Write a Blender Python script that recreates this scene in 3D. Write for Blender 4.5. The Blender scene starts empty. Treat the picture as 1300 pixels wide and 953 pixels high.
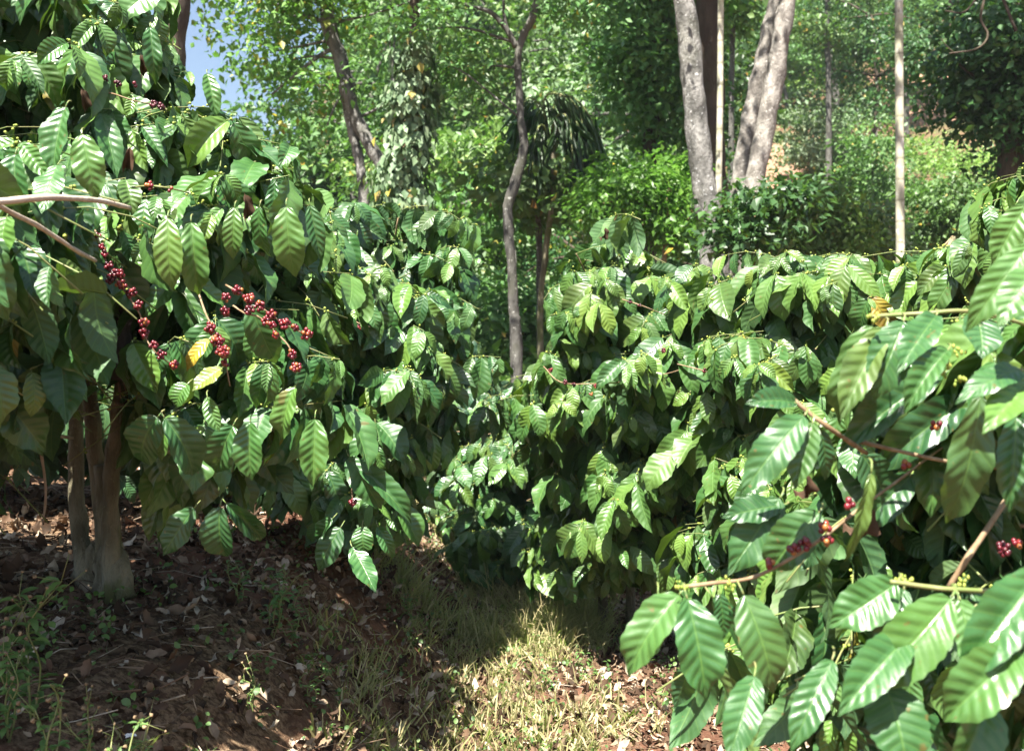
import bpy, math, numpy as np
from mathutils import Vector, noise
R = math.radians
scene = bpy.context.scene
COL = scene.collection
F = 1394.0; CAMZ = 1.6; HOR = 430.0; CXP = 650.0
def P(px, py, d): return np.array([(px-CXP)/F*d, d, CAMZ-(py-HOR)/F*d])
def proj(p): return CXP+F*p[..., 0]/np.maximum(p[..., 1], .01), HOR-F*(p[..., 2]-CAMZ)/np.maximum(p[..., 1], .01)
def unit(v): return v/np.maximum(np.linalg.norm(v, axis=-1, keepdims=True), 1e-9)
def sst(a, b, x):
    t = np.clip((x-a)/(b-a), 0, 1); return t*t*(3-2*t)

# ---------------------------------------------------------------- terrain height
def hgt(x, y):
    x = np.asarray(x, float); y = np.asarray(y, float)
    bank = .68*sst(-.15, -1.05, x)*(1-.25*sst(5, 8, y)) + .16*np.maximum(0, -x-1.0)*sst(0, 3, y)*(1-sst(8, 16, y))
    z = bank*(1-sst(9, 16, y)) + .12*sst(1.2, 3.5, x)*(1-sst(8, 14, y))
    z = z - 1.6*sst(9, 17, y)
    a = x/np.maximum(y, 1)
    slope = .16+.31*sst(-.27, -.06, a)
    run = np.maximum(0, y-19)
    z = z + slope*run - .0*run
    z = z + .9*np.sin(x*.21+1.3)*np.sin(y*.17)*sst(18, 34, y)
    return z
def hz(x, y): return float(hgt(x, y))

# ---------------------------------------------------------------- mesh accumulator
class Acc:
    def __init__(s): s.V=[]; s.N=0; s.F=[]; s.UV=[]; s.T=[]
    def add(s, V, Fc, uv=None, tint=None, mat=0):
        V = np.asarray(V, float).reshape(-1, 3); n = len(V)
        if uv is None: uv = np.zeros((n, 2))
        if tint is None: tint = np.full((n, 3), .5)
        tint = np.broadcast_to(np.asarray(tint, float), (n, 3))
        s.V.append(V); s.UV.append(uv); s.T.append(tint)
        s.F.append((np.asarray(Fc)+s.N, mat)); s.N += n
    def build(s, name, mats, parent=None, org=(0, 0, 0), smooth=True):
        V = np.concatenate(s.V)-np.asarray(org); UV = np.concatenate(s.UV); T = np.concatenate(s.T)
        loops = np.concatenate([f.ravel() for f, m in s.F])
        sizes = np.concatenate([np.full(len(f), f.shape[1]) for f, m in s.F])
        mi = np.concatenate([np.full(len(f), m) for f, m in s.F])
        me = bpy.data.meshes.new(name)
        me.vertices.add(len(V)); me.vertices.foreach_set('co', V.astype('f').ravel())
        me.loops.add(len(loops)); me.loops.foreach_set('vertex_index', loops.astype('i'))
        me.polygons.add(len(sizes))
        me.polygons.foreach_set('loop_start', (np.cumsum(sizes)-sizes).astype('i'))
        me.polygons.foreach_set('loop_total', sizes.astype('i'))
        me.polygons.foreach_set('material_index', mi.astype('i'))
        me.polygons.foreach_set('use_smooth', np.full(len(sizes), smooth))
        uvl = me.uv_layers.new(name='UVMap')
        uvl.data.foreach_set('uv', UV[loops].astype('f').ravel())
        ca = me.attributes.new('tint', 'FLOAT_COLOR', 'POINT')
        ca.data.foreach_set('color', np.concatenate([T, np.ones((len(T), 1))], 1).astype('f').ravel())
        me.update(calc_edges=True)
        for m in mats: me.materials.append(m)
        o = bpy.data.objects.new(name, me); COL.objects.link(o)
        if parent is not None: o.parent = parent
        else: o.location = org
        return o
def tag(o, label=None, cat=None, group=None, kind=None):
    if label: o['label'] = label
    if cat: o['category'] = cat
    if group: o['group'] = group
    if kind: o['kind'] = kind
    return o
def thing(name, loc, label, cat, group=None):
    o = bpy.data.objects.new(name, None); COL.objects.link(o); o.location = loc; o.empty_display_size = .1
    return tag(o, label, cat, group)

def catmull(pts, sub=6):
    pts = np.asarray(pts, float)
    if len(pts) < 3 or sub <= 1: return pts
    p = np.vstack([2*pts[0]-pts[1], pts, 2*pts[-1]-pts[-2]]); out = []
    for i in range(1, len(p)-2):
        for k in range(sub):
            t = k/sub
            out.append(.5*((2*p[i])+(-p[i-1]+p[i+1])*t+(2*p[i-1]-5*p[i]+4*p[i+1]-p[i+2])*t*t+(-p[i-1]+3*p[i]-3*p[i+1]+p[i+2])*t**3))
    out.append(pts[-1]); return np.array(out)
def tube(acc, pts, r0, r1=None, n=7, sub=5, rough=0., mat=0, tint=(.5, .5, .5), rng=None, radii=None):
    q = catmull(pts, sub); k = len(q)
    if radii is not None: rad = np.interp(np.linspace(0, 1, k), np.linspace(0, 1, len(radii)), radii)
    else: rad = np.linspace(r0, r0 if r1 is None else r1, k)
    tan = unit(np.gradient(q, axis=0))
    ref = np.array([0, 0, 1.]) if abs(tan[0][2]) < .8 else np.array([1., 0, 0])
    a = unit(np.cross(tan[0], ref)); V = []
    ang = np.linspace(0, 2*math.pi, n, endpoint=False)
    for i in range(k):
        a = unit(a-tan[i]*np.dot(a, tan[i])); b = np.cross(tan[i], a)
        rr = np.full(n, rad[i])
        if rough:
            for j in range(n):
                d = a*math.cos(ang[j])+b*math.sin(ang[j])
                c = (q[i]+d*rad[i])/(max(rad[i], .02)*2.2)
                rr[j] *= 1+rough*noise.noise(Vector(c))+rough*.5*noise.noise(Vector(c*2.7))
        V.append(q[i]+rr[:, None]*(np.cos(ang)[:, None]*a+np.sin(ang)[:, None]*b))
    V = np.vstack(V+[q[:1], q[-1:]])
    i, j = np.meshgrid(np.arange(k-1), np.arange(n), indexing='ij'); i = i.ravel(); j = j.ravel(); j2 = (j+1) % n
    Fq = np.stack([i*n+j, i*n+j2, (i+1)*n+j2, (i+1)*n+j], 1)
    jj = np.arange(n); caps = np.concatenate([np.stack([(jj+1) % n, jj, np.full(n, k*n)], 1),
                                              np.stack([(k-1)*n+jj, (k-1)*n+(jj+1) % n, np.full(n, k*n+1)], 1)])
    N0 = acc.N
    acc.add(V, Fq, None, tint, mat)
    acc.F.append((caps+N0, mat))

# icosphere template
def ico(sub):
    import bmesh
    bm = bmesh.new(); bmesh.ops.create_icosphere(bm, subdivisions=sub, radius=1)
    V = np.array([v.co[:] for v in bm.verts]); Fc = np.array([[v.index for v in f.verts] for f in bm.faces]); bm.free()
    return V, Fc
ICO1 = ico(1); ICO2 = ico(2)

# ---------------------------------------------------------------- leaf templates
def leaf_tpl(nu, nv, ratio, bend, fold, corr, wave, ph, twist=0., veins=9, tipn=.5, petiole=.05):
    u = np.linspace(0, 1, nu+1); v = np.linspace(-1, 1, nv+1)
    U, W = np.meshgrid(u, v, indexing='ij')
    prof = np.sin(math.pi*np.clip(U, 0, 1)**.92)**.72*(1-tipn*sst(.72, 1., U))
    prof = np.where(U < .03, .02, prof)
    prof = prof*(1+.035*np.sin(2*math.pi*veins*1.0*U+ph)*sst(.05, .2, U))
    half = ratio*.5*np.maximum(prof, .008)
    aw = np.abs(W)
    y = W*half*(1-.12*fold)
    env = sst(.02, .15, U)*(1-sst(.85, 1., U))
    cor = corr*(.65+.5*np.sin(U*6.+ph)*np.sign(W+.01)+.25*np.sin(U*17+ph*3))*np.cos(2*math.pi*veins*(U-.30*aw*prof*ratio))*np.sin(math.pi*np.clip(aw*.8+.1, 0, 1))*env
    z = fold*aw*half-.35*fold*aw**2*half + cor + wave*np.sin(2*math.pi*2.6*U+ph+(W > 0)*1.9)*aw**2*env
    th = bend*U**1.3
    # bend along the length by integrating the angle
    du = np.diff(u, prepend=0)
    thu = bend*u**1.2
    cx = np.cumsum(np.cos(thu)*du); cz = -np.cumsum(np.sin(thu)*du)
    X = cx[:, None]+z*np.sin(thu)[:, None]; Z = cz[:, None]+z*np.cos(thu)[:, None]
    tw = twist*U
    Y2 = y*np.cos(tw); Z = Z+y*np.sin(tw)
    V = np.stack([X+petiole, Y2, Z], -1).reshape(-1, 3)
    i, j = np.meshgrid(np.arange(nu), np.arange(nv), indexing='ij'); i = i.ravel(); j = j.ravel(); m = nv+1
    Fc = np.stack([i*m+j, (i+1)*m+j, (i+1)*m+j+1, i*m+j+1], 1)
    uv = np.stack([U, W*.5+.5], -1).reshape(-1, 2)
    # petiole stub
    pv = np.array([[0, -.006, 0], [0, .006, 0], [petiole+.01, .006, 0], [petiole+.01, -.006, 0]]); n = len(V)
    V = np.vstack([V, pv]); uv = np.vstack([uv, np.full((4, 2), .5)]); Fc = np.vstack([Fc, [[n, n+3, n+2, n+1]]])
    return V, Fc, uv
rs = np.random.RandomState(5)
def tpl_set(nu, nv, n, corr=.011, bmin=.15, bmax=1.3, ratio=(.42, .56)):
    return [leaf_tpl(nu, nv, rs.uniform(*ratio), rs.uniform(bmin, bmax), rs.uniform(.0, .9), corr*rs.uniform(.6, 1.3), rs.uniform(.010, .036), rs.uniform(0, 6.28), rs.uniform(-.5, .5), veins=rs.choice([8, 9, 10])) for _ in range(n)]
TPL_HI = tpl_set(36, 8, 26, corr=.0017, ratio=(.40, .60)); TPL_MD = tpl_set(18, 4, 24, corr=.0, ratio=(.38, .56))
TPL_LO = tpl_set(8, 2, 8, corr=0.)
TPL_DRY = [leaf_tpl(7, 4, rs.uniform(.4, .6), rs.uniform(-1.6, 1.8), rs.uniform(-.5, 1.5), 0, rs.uniform(.03, .09), rs.uniform(0, 6), rs.uniform(-1.2, 1.2)) for _ in range(10)]
SIMPLE = (np.array([[0, 0, 0], [.42, .27, .07], [1, 0, -.12], [.42, -.27, .07]]), np.array([[0, 3, 2], [0, 2, 1]]), np.array([[0, .5], [.4, 1], [1, .5], [.4, 0]]))
BLADE = (np.array([[0, -.03, 0], [0, .03, 0], [.5, .022, .03], [.5, -.022, .03], [1, 0, -.06]]), None, None)

def place(acc, tpls, rng, pos, d, nrm, size, tint, mat=0, wid=None):
    """copies leaf templates to (pos, axis d, normal nrm, size)"""
    pos = np.asarray(pos); n = len(pos)
    if n == 0: return
    d = unit(np.asarray(d)); nrm = np.asarray(nrm); nrm = unit(nrm-d*np.sum(nrm*d, 1, keepdims=True)); s = np.cross(nrm, d)
    size = np.broadcast_to(size, (n,)); tint = np.broadcast_to(tint, (n, 3)); wid = np.broadcast_to(1. if wid is None else wid, (n,))
    k = rng.randint(0, len(tpls), n)
    for t in range(len(tpls)):
        idx = np.where(k == t)[0]
        if len(idx) == 0: continue
        V, Fc, uv = tpls[t]; m = len(V)
        W = (V[None, :, 0, None]*d[idx][:, None]+V[None, :, 1, None]*(s[idx]*wid[idx][:, None])[:, None]+V[None, :, 2, None]*nrm[idx][:, None])*size[idx][:, None, None]+pos[idx][:, None]
        Fa = (Fc[None]+(np.arange(len(idx))*m)[:, None, None]).reshape(-1, Fc.shape[1])
        acc.add(W.reshape(-1, 3), Fa, np.tile(uv, (len(idx), 1)), np.repeat(tint[idx], m, 0), mat)

# ---------------------------------------------------------------- materials
def newmat(name):
    m = bpy.data.materials.new(name); m.use_nodes = True; nt = m.node_tree; nt.nodes.clear()
    out = nt.nodes.new('ShaderNodeOutputMaterial'); return m, nt, out
class NT:
    def __init__(s, nt): s.nt = nt; s.L = nt.links.new
    def n(s, t, **k):
        o = s.nt.nodes.new(t)
        for a, b in k.items(): setattr(o, a, b)
        return o
    def val(s, sock, v):
        if isinstance(v, bpy.types.NodeSocket): s.L(v, sock)
        else: sock.default_value = v
    def m(s, op, a, b=None, c=None, clamp=False):
        o = s.n('ShaderNodeMath', operation=op); o.use_clamp = clamp
        s.val(o.inputs[0], a)
        if b is not None: s.val(o.inputs[1], b)
        if c is not None: s.val(o.inputs[2], c)
        return o.outputs[0]
    def mix(s, f, a, b, blend='MIX'):
        o = s.n('ShaderNodeMix', data_type='RGBA', blend_type=blend)
        s.val(o.inputs[0], f); s.val(o.inputs[6], a); s.val(o.inputs[7], b); return o.outputs[2]
    def noise(s, vec, scale, detail=4, rough=.55):
        o = s.n('ShaderNodeTexNoise'); o.inputs['Scale'].default_value = scale; o.inputs['Detail'].default_value = detail; o.inputs['Roughness'].default_value = rough
        if vec is not None: s.L(vec, o.inputs['Vector'])
        return o.outputs['Fac']
    def ramp(s, f, stops):
        o = s.n('ShaderNodeValToRGB'); cr = o.color_ramp
        while len(cr.elements) > 1: cr.elements.remove(cr.elements[0])
        cr.elements[0].position = stops[0][0]; cr.elements[0].color = (*stops[0][1], 1)
        for p, c in stops[1:]:
            e = cr.elements.new(p); e.color = (*c, 1)
        s.val(o.inputs[0], f); return o.outputs[0]
    def smooth(s, x, a, b):
        o = s.n('ShaderNodeMapRange', interpolation_type='SMOOTHSTEP'); s.val(o.inputs[0], x); o.inputs[1].default_value = a; o.inputs[2].default_value = b; return o.outputs[0]
def c4(c): return (*c, 1)

def leaf_mat(name, dark, mid, young, trans, rough=.36, veins=9, bump=.0007, vein_c=(.16, .3, .06), tfac=.28, spec=.5, objvar=0., vein_amt=.3):
    m, nt, out = newmat(name); g = NT(nt)
    at = g.n('ShaderNodeAttribute', attribute_name='tint'); sep = g.n('ShaderNodeSeparateColor'); g.L(at.outputs['Color'], sep.inputs[0])
    t = sep.outputs[0]
    col = g.ramp(t, [(0, dark), (.55, mid), (1, young)])
    tc = g.n('ShaderNodeTexCoord')
    nz = g.noise(tc.outputs['Object'], 22, 3)
    col = g.mix(g.m('MULTIPLY', g.smooth(nz, .45, .75), .3), col, c4([x*1.5 for x in mid]))
    # yellowing and browning on individual leaves
    yel = g.mix(g.smooth(g.noise(tc.outputs['Object'], 9, 4), .4, .62), (.45, .33, .03, 1), (.22, .10, .03, 1))
    col = g.mix(sep.outputs[1], col, yel)
    if veins:
        uv = g.n('ShaderNodeSeparateXYZ'); g.L(tc.outputs['UV'], uv.inputs[0])
        av = g.m('ABSOLUTE', g.m('MULTIPLY_ADD', uv.outputs[1], 2., -1.))
        ph = g.m('MULTIPLY', g.m('SUBTRACT', uv.outputs[0], g.m('MULTIPLY', av, .14)), veins*2*math.pi)
        cs = g.m('COSINE', ph)
        vein = g.m('MULTIPLY', g.smooth(cs, .86, 1.), .55)
        rib = g.m('SUBTRACT', 1., g.smooth(av, .02, .075))
        vm = g.m('MAXIMUM', vein, rib)
        col = g.mix(g.m('MULTIPLY', vm, vein_amt), col, c4(vein_c))
        # small blemishes
        sp = g.m('MAXIMUM', g.smooth(g.noise(tc.outputs['Object'], 60, 2), .68, .74), g.smooth(g.noise(tc.outputs['Object'], 17, 3), .70, .74))
        col = g.mix(g.m('MULTIPLY', sp, .6), col, (.16, .10, .03, 1))
        hgt_ = g.m('ADD', g.m('MULTIPLY', g.m('MULTIPLY', cs, -1.), g.m('SINE', g.m('MULTIPLY_ADD', av, 2.6, .25))), g.m('MULTIPLY', rib, -.9))
        hgt_ = g.m('ADD', hgt_, g.m('MULTIPLY', g.noise(tc.outputs['Object'], 120, 2), .5))
        bp = g.n('ShaderNodeBump'); bp.inputs['Strength'].default_value = 1.; bp.inputs['Distance'].default_value = bump
        g.L(hgt_, bp.inputs['Height']); nrm = bp.outputs[0]
    else: nrm = None
    if objvar:
        oi = g.n('ShaderNodeObjectInfo'); hs = g.n('ShaderNodeHueSaturation')
        g.L(g.m('MULTIPLY_ADD', oi.outputs['Random'], .05*objvar, .5-.025*objvar), hs.inputs['Hue'])
        g.L(g.m('MULTIPLY_ADD', oi.outputs['Random'], .5*objvar, 1-.22*objvar), hs.inputs['Value'])
        hs.inputs['Saturation'].default_value = 1.; g.L(col, hs.inputs['Color']); col = hs.outputs[0]
    pr = g.n('ShaderNodeBsdfPrincipled'); g.L(col, pr.inputs['Base Color']); pr.inputs['Roughness'].default_value = rough
    pr.inputs['Specular IOR Level'].default_value = spec
    # underside duller
    geo = g.n('ShaderNodeNewGeometry')
    if veins: g.L(g.m('MULTIPLY_ADD', geo.outputs['Backfacing'], .25, g.m('MULTIPLY_ADD', nz, .5, g.m('MULTIPLY_ADD', sep.outputs[2], .14, rough-.32))), pr.inputs['Roughness'])
    tr = g.n('ShaderNodeBsdfTranslucent'); tcol = g.mix(.55, g.mix(1., col, c4(trans), 'MULTIPLY'), c4([x*.35 for x in trans]))
    g.L(tcol, tr.inputs[0])
    if nrm: g.L(nrm, pr.inputs['Normal'])
    mx = g.n('ShaderNodeMixShader'); mx.inputs[0].default_value = tfac
    g.L(pr.outputs[0], mx.inputs[1]); g.L(tr.outputs[0], mx.inputs[2]); g.L(mx.outputs[0], out.inputs[0])
    return m
TR = (.75, 1.5, .22)
M = {}
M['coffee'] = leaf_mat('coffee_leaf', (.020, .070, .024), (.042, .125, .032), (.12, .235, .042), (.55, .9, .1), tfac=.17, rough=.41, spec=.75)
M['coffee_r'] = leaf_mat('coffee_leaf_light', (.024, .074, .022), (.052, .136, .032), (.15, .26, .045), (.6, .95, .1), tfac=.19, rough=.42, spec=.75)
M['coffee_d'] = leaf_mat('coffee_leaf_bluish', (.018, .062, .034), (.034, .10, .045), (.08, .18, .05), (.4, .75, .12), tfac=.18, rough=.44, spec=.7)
M['lf_yel'] = leaf_mat('foliage_yellow_green', (.065, .13, .03), (.12, .22, .045), (.21, .31, .06), TR, .5, 0, tfac=.26, objvar=.6)
M['lf_mid'] = leaf_mat('foliage_mid_green', (.05, .11, .035), (.09, .18, .05), (.16, .27, .07), TR, .5, 0, tfac=.22, objvar=.8)
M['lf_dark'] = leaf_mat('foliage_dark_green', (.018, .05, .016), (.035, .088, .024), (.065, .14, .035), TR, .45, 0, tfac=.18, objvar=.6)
M['lf_grey'] = leaf_mat('foliage_grey_green', (.09, .14, .075), (.16, .23, .12), (.26, .33, .19), TR, .55, 0, tfac=.2, objvar=.6)
M['lf_lime'] = leaf_mat('foliage_lime', (.05, .12, .02), (.095, .205, .03), (.17, .30, .04), TR, .4, 0, tfac=.4, objvar=.3)
M['grass'] = leaf_mat('grass_blade', (.10, .14, .04), (.26, .25, .11), (.50, .42, .24), TR, .6, 0, tfac=.3)

def bark(name, c1, c2, spot=(.5, .5, .46), spot_amt=.6, scale=6., zst=.35, moss=0., bump=.02, objvar=0):
    m, nt, out = newmat(name); g = NT(nt); tc = g.n('ShaderNodeTexCoord')
    mp = g.n('ShaderNodeMapping'); mp.inputs['Scale'].default_value = (1, 1, zst); g.L(tc.outputs['Object'], mp.inputs[0])
    n1 = g.noise(mp.outputs[0], scale, 8, .65); n2 = g.noise(mp.outputs[0], scale*4, 5, .6)
    col = g.mix(g.smooth(n1, .35, .68), c4(c1), c4(c2))
    col = g.mix(g.m('MULTIPLY', g.smooth(n2, .5, .7), .45), col, c4([x*.45 for x in c1]))
    n3 = g.noise(tc.outputs['Object'], scale*2.6, 4, .7)
    sp = g.m('MULTIPLY', g.smooth(n3, .60, .68), spot_amt); col = g.mix(sp, col, c4(spot))
    if moss: col = g.mix(g.m('MULTIPLY', g.smooth(g.noise(tc.outputs['Object'], 3.2, 5, .6), .48, .62), moss), col, (.10, .12, .025, 1))
    bp = g.n('ShaderNodeBump'); bp.inputs['Distance'].default_value = bump; bp.inputs['Strength'].default_value = .9
    g.L(g.m('ADD', n1, g.m('MULTIPLY', n2, .6)), bp.inputs['Height'])
    pr = g.n('ShaderNodeBsdfPrincipled'); pr.inputs['Roughness'].default_value = .85; pr.inputs['Specular IOR Level'].default_value = .2
    g.L(col, pr.inputs['Base Color']); g.L(bp.outputs[0], pr.inputs['Normal']); g.L(pr.outputs[0], out.inputs[0]); return m
M['bark_c'] = bark('coffee_bark', (.13, .115, .07), (.34, .31, .21), (.34, .31, .2), .5, 16, .25, .75, .03)
M['bark_g'] = bark('grey_bark', (.09, .088, .08), (.30, .29, .27), (.60, .60, .59), .9, 9, .5, .1, .03)
M['bark_p'] = bark('pinkish_bark', (.15, .135, .12), (.42, .39, .35), (.66, .64, .60), .9, 9, .5, .05, .03)
M['bark_d'] = bark('dark_bark', (.055, .042, .032), (.11, .085, .065), (.2, .18, .15), .3, 5, .4, .1, .03)
M['bark_m'] = bark('slender_bark', (.055, .052, .046), (.15, .145, .13), (.5, .5, .46), .7, 9, .4, .1, .015)
M['twig'] = bark('twig_bark', (.20, .13, .07), (.36, .27, .17), (.45, .4, .3), .3, 40, .5, 0, .001)
M['deadwood'] = bark('bleached_twig', (.42, .33, .25), (.60, .50, .41), (.66, .6, .52), .5, 30, .4, 0, .002)
def banded():
    m, nt, out = newmat('ringed_palm_bark'); g = NT(nt); tc = g.n('ShaderNodeTexCoord'); s = g.n('ShaderNodeSeparateXYZ'); g.L(tc.outputs['Object'], s.inputs[0])
    n1 = g.noise(tc.outputs['Object'], 3, 5, .6)
    fr = g.m('FRACT', g.m('MULTIPLY', g.m('ADD', s.outputs[2], g.m('MULTIPLY', n1, .03)), 4.2))
    col = g.mix(g.smooth(n1, .38, .62), (.33, .33, .22, 1), (.48, .45, .36, 1))
    col = g.mix(g.m('MULTIPLY', g.m('SUBTRACT', 1., g.smooth(fr, .04, .16)), .55), col, (.14, .12, .08, 1))
    col = g.mix(g.m('MULTIPLY', g.smooth(g.noise(tc.outputs['Object'], 12, 4), .58, .66), .7), col, (.6, .6, .56, 1))
    pr = g.n('ShaderNodeBsdfPrincipled'); pr.inputs['Roughness'].default_value = .75; g.L(col, pr.inputs['Base Color']); g.L(pr.outputs[0], out.inputs[0]); return m
M['areca'] = banded()
def simple(name, c, rough=.5, spec=.5, nscale=0, c2=None, tint=None):
    m, nt, out = newmat(name); g = NT(nt); pr = g.n('ShaderNodeBsdfPrincipled')
    pr.inputs['Roughness'].default_value = rough; pr.inputs['Specular IOR Level'].default_value = spec
    if tint:
        at = g.n('ShaderNodeAttribute', attribute_name='tint'); sep = g.n('ShaderNodeSeparateColor'); g.L(at.outputs['Color'], sep.inputs[0])
        col = g.ramp(sep.outputs[0], tint)
    else: col = None
    tc = g.n('ShaderNodeTexCoord')
    if nscale:
        nz = g.smooth(g.noise(tc.outputs['Object'], nscale, 4), .38, .62)
        col = g.mix(nz, c4(c), c4(c2)) if col is None else g.mix(g.m('MULTIPLY', nz, .4), col, c4(c2))
    if col is None: pr.inputs['Base Color'].default_value = c4(c)
    else: g.L(col, pr.inputs['Base Color'])
    g.L(pr.outputs[0], out.inputs[0]); return m
M['cherry'] = simple('coffee_cherry', (.3, .02, .03), .28, .6, 70, (.2, .02, .03), [(0, (.015, .006, .010)), (.3, (.05, .006, .012)), (.75, (.14, .010, .018)), (.92, (.24, .03, .025)), (1, (.32, .12, .03))])
M['bud'] = simple('leaf_bud', (.32, .36, .07), .5, .4, 90, (.2, .28, .04))
M['shoot'] = simple('green_shoot', (.16, .22, .06), .5, .4, 30, (.22, .22, .09))
M['dry'] = simple('dry_leaf', (.3, .15, .07), .8, .2, 25, (.08, .04, .02), [(0, (.035, .024, .016)), (.35, (.085, .052, .032)), (.6, (.19, .12, .075)), (.82, (.40, .31, .21)), (1, (.62, .54, .42))])
M['seed'] = simple('seed_head', (.33, .24, .14), .8, .2, 60, (.2, .14, .08))
M['petal'] = simple('white_petal', (.75, .75, .72), .6, .3, 20, (.65, .66, .62))

def ground_mat():
    m, nt, out = newmat('red_earth'); g = NT(nt); tc = g.n('ShaderNodeTexCoord'); ob = tc.outputs['Object']
    n1 = g.noise(ob, .9, 6, .6); n2 = g.noise(ob, 7, 8, .7); n3 = g.noise(ob, 45, 6, .7)
    earth = g.mix(g.smooth(n2, .35, .65), (.13, .062, .038, 1), (.25, .125, .078, 1))
    litter = g.mix(g.smooth(n3, .4, .6), (.10, .06, .035, 1), (.33, .22, .13, 1))
    near = g.mix(g.smooth(n1, .42, .6), earth, litter)
    near = g.mix(g.m('MULTIPLY', g.smooth(n3, .55, .7), .5), near, (.42, .32, .2, 1))
    s = g.n('ShaderNodeSeparateXYZ'); g.L(ob, s.inputs[0])
    hill = g.mix(g.smooth(g.noise(ob, .35, 5, .6), .42, .58), (.17, .10, .06, 1), (.08, .10, .04, 1))
    hill = g.mix(g.m('MULTIPLY', g.smooth(n2, .5, .65), .5), hill, (.15, .14, .07, 1))
    # worn patches of bare earth on the hillside
    v = s.outputs
    for (cx, cy, rx, ry) in BARE:
        dx = g.m('DIVIDE', g.m('SUBTRACT', v[0], cx), rx); dy = g.m('DIVIDE', g.m('SUBTRACT', v[1], cy), ry)
        dd = g.m('ADD', g.m('ADD', g.m('POWER', dx, 2.), g.m('POWER', dy, 2.)), g.m('MULTIPLY', g.m('SUBTRACT', n1, .5), 1.6))
        hill = g.mix(g.m('SUBTRACT', 1., g.smooth(dd, .8, 1.2)), hill, g.mix(n2, (.30, .16, .10, 1), (.42, .27, .19, 1)))
    col = g.mix(g.smooth(s.outputs[1], 12, 20), near, hill)
    bp = g.n('ShaderNodeBump'); bp.inputs['Distance'].default_value = .05; bp.inputs['Strength'].default_value = 1.
    g.L(g.m('ADD', n2, g.m('MULTIPLY', n3, .5)), bp.inputs['Height'])
    pr = g.n('ShaderNodeBsdfPrincipled'); pr.inputs['Roughness'].default_value = .95; pr.inputs['Specular IOR Level'].default_value = .15
    g.L(col, pr.inputs['Base Color']); g.L(bp.outputs[0], pr.inputs['Normal']); g.L(pr.outputs[0], out.inputs[0]); return m
def hill_hit(px, py):
    """where the line of sight through a photo pixel meets the hillside"""
    for d in np.arange(20, 120, .25):
        p = P(px, py, d)
        if p[2] <= hz(p[0], p[1]): return p
    return P(px, py, 100)
BARE = []
for px, py, rx, ry in [(1035, 212, 2.3, 3.4), (1075, 185, 1.5, 2.0), (1185, 120, 2.8, 3.8), (1165, 148, 1.6, 1.5), (700, 425, 1.6, 1.4), (1010, 245, 1.2, 1.6)]:
    p = hill_hit(px, py); BARE.append((p[0], p[1], rx, ry))
M['ground'] = ground_mat()

# ---------------------------------------------------------------- ground sheet
def axis(lo, hi, mid_lo, mid_hi, fine, coarse_n):
    a = np.arange(mid_lo, mid_hi, fine)
    t = np.linspace(0, 1, coarse_n)[1:]**2
    return np.concatenate([(mid_lo-(mid_lo-lo)*t)[::-1], a, mid_hi+(hi-mid_hi)*t])
xs = axis(-150, 150, -4.5, 4.5, .045, 90); ys = axis(-40, 130, 1.5, 11, .05, 130)
ys = np.concatenate([ys[ys < 11], np.arange(11, 70, .6), np.linspace(70, 130, 40)])
X, Y = np.meshgrid(xs, ys, indexing='ij'); Z = hgt(X, Y)
nz = np.array([[noise.fractal(Vector((x*1.1, y*1.1, 0)), .8, 2.1, 5) if (abs(x) < 8 and y < 16) else 0. for y in ys] for x in xs])
Z = Z + .055*nz
fz = np.array([[noise.noise(Vector((x*.35, y*.35, 3))) for y in ys] for x in xs]); Z = Z+fz*.5*sst(16, 26, Y)
Z = Z + (np.random.RandomState(1).rand(*Z.shape)-.5)*.02*(np.abs(X) < 4.5)*(Y < 11)
# flatten far behind the ridge
acc = Acc(); nxs, nys = X.shape
i, j = np.meshgrid(np.arange(nxs-1), np.arange(nys-1), indexing='ij'); i = i.ravel(); j = j.ravel()
acc.add(np.stack([X, Y, Z], -1).reshape(-1, 3), np.stack([i*nys+j, (i+1)*nys+j, (i+1)*nys+j+1, i*nys+j+1], 1))
tag(acc.build('ground', [M['ground']]), 'red earth slope and leaf strewn track between the coffee rows', 'ground', kind='structure')

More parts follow.
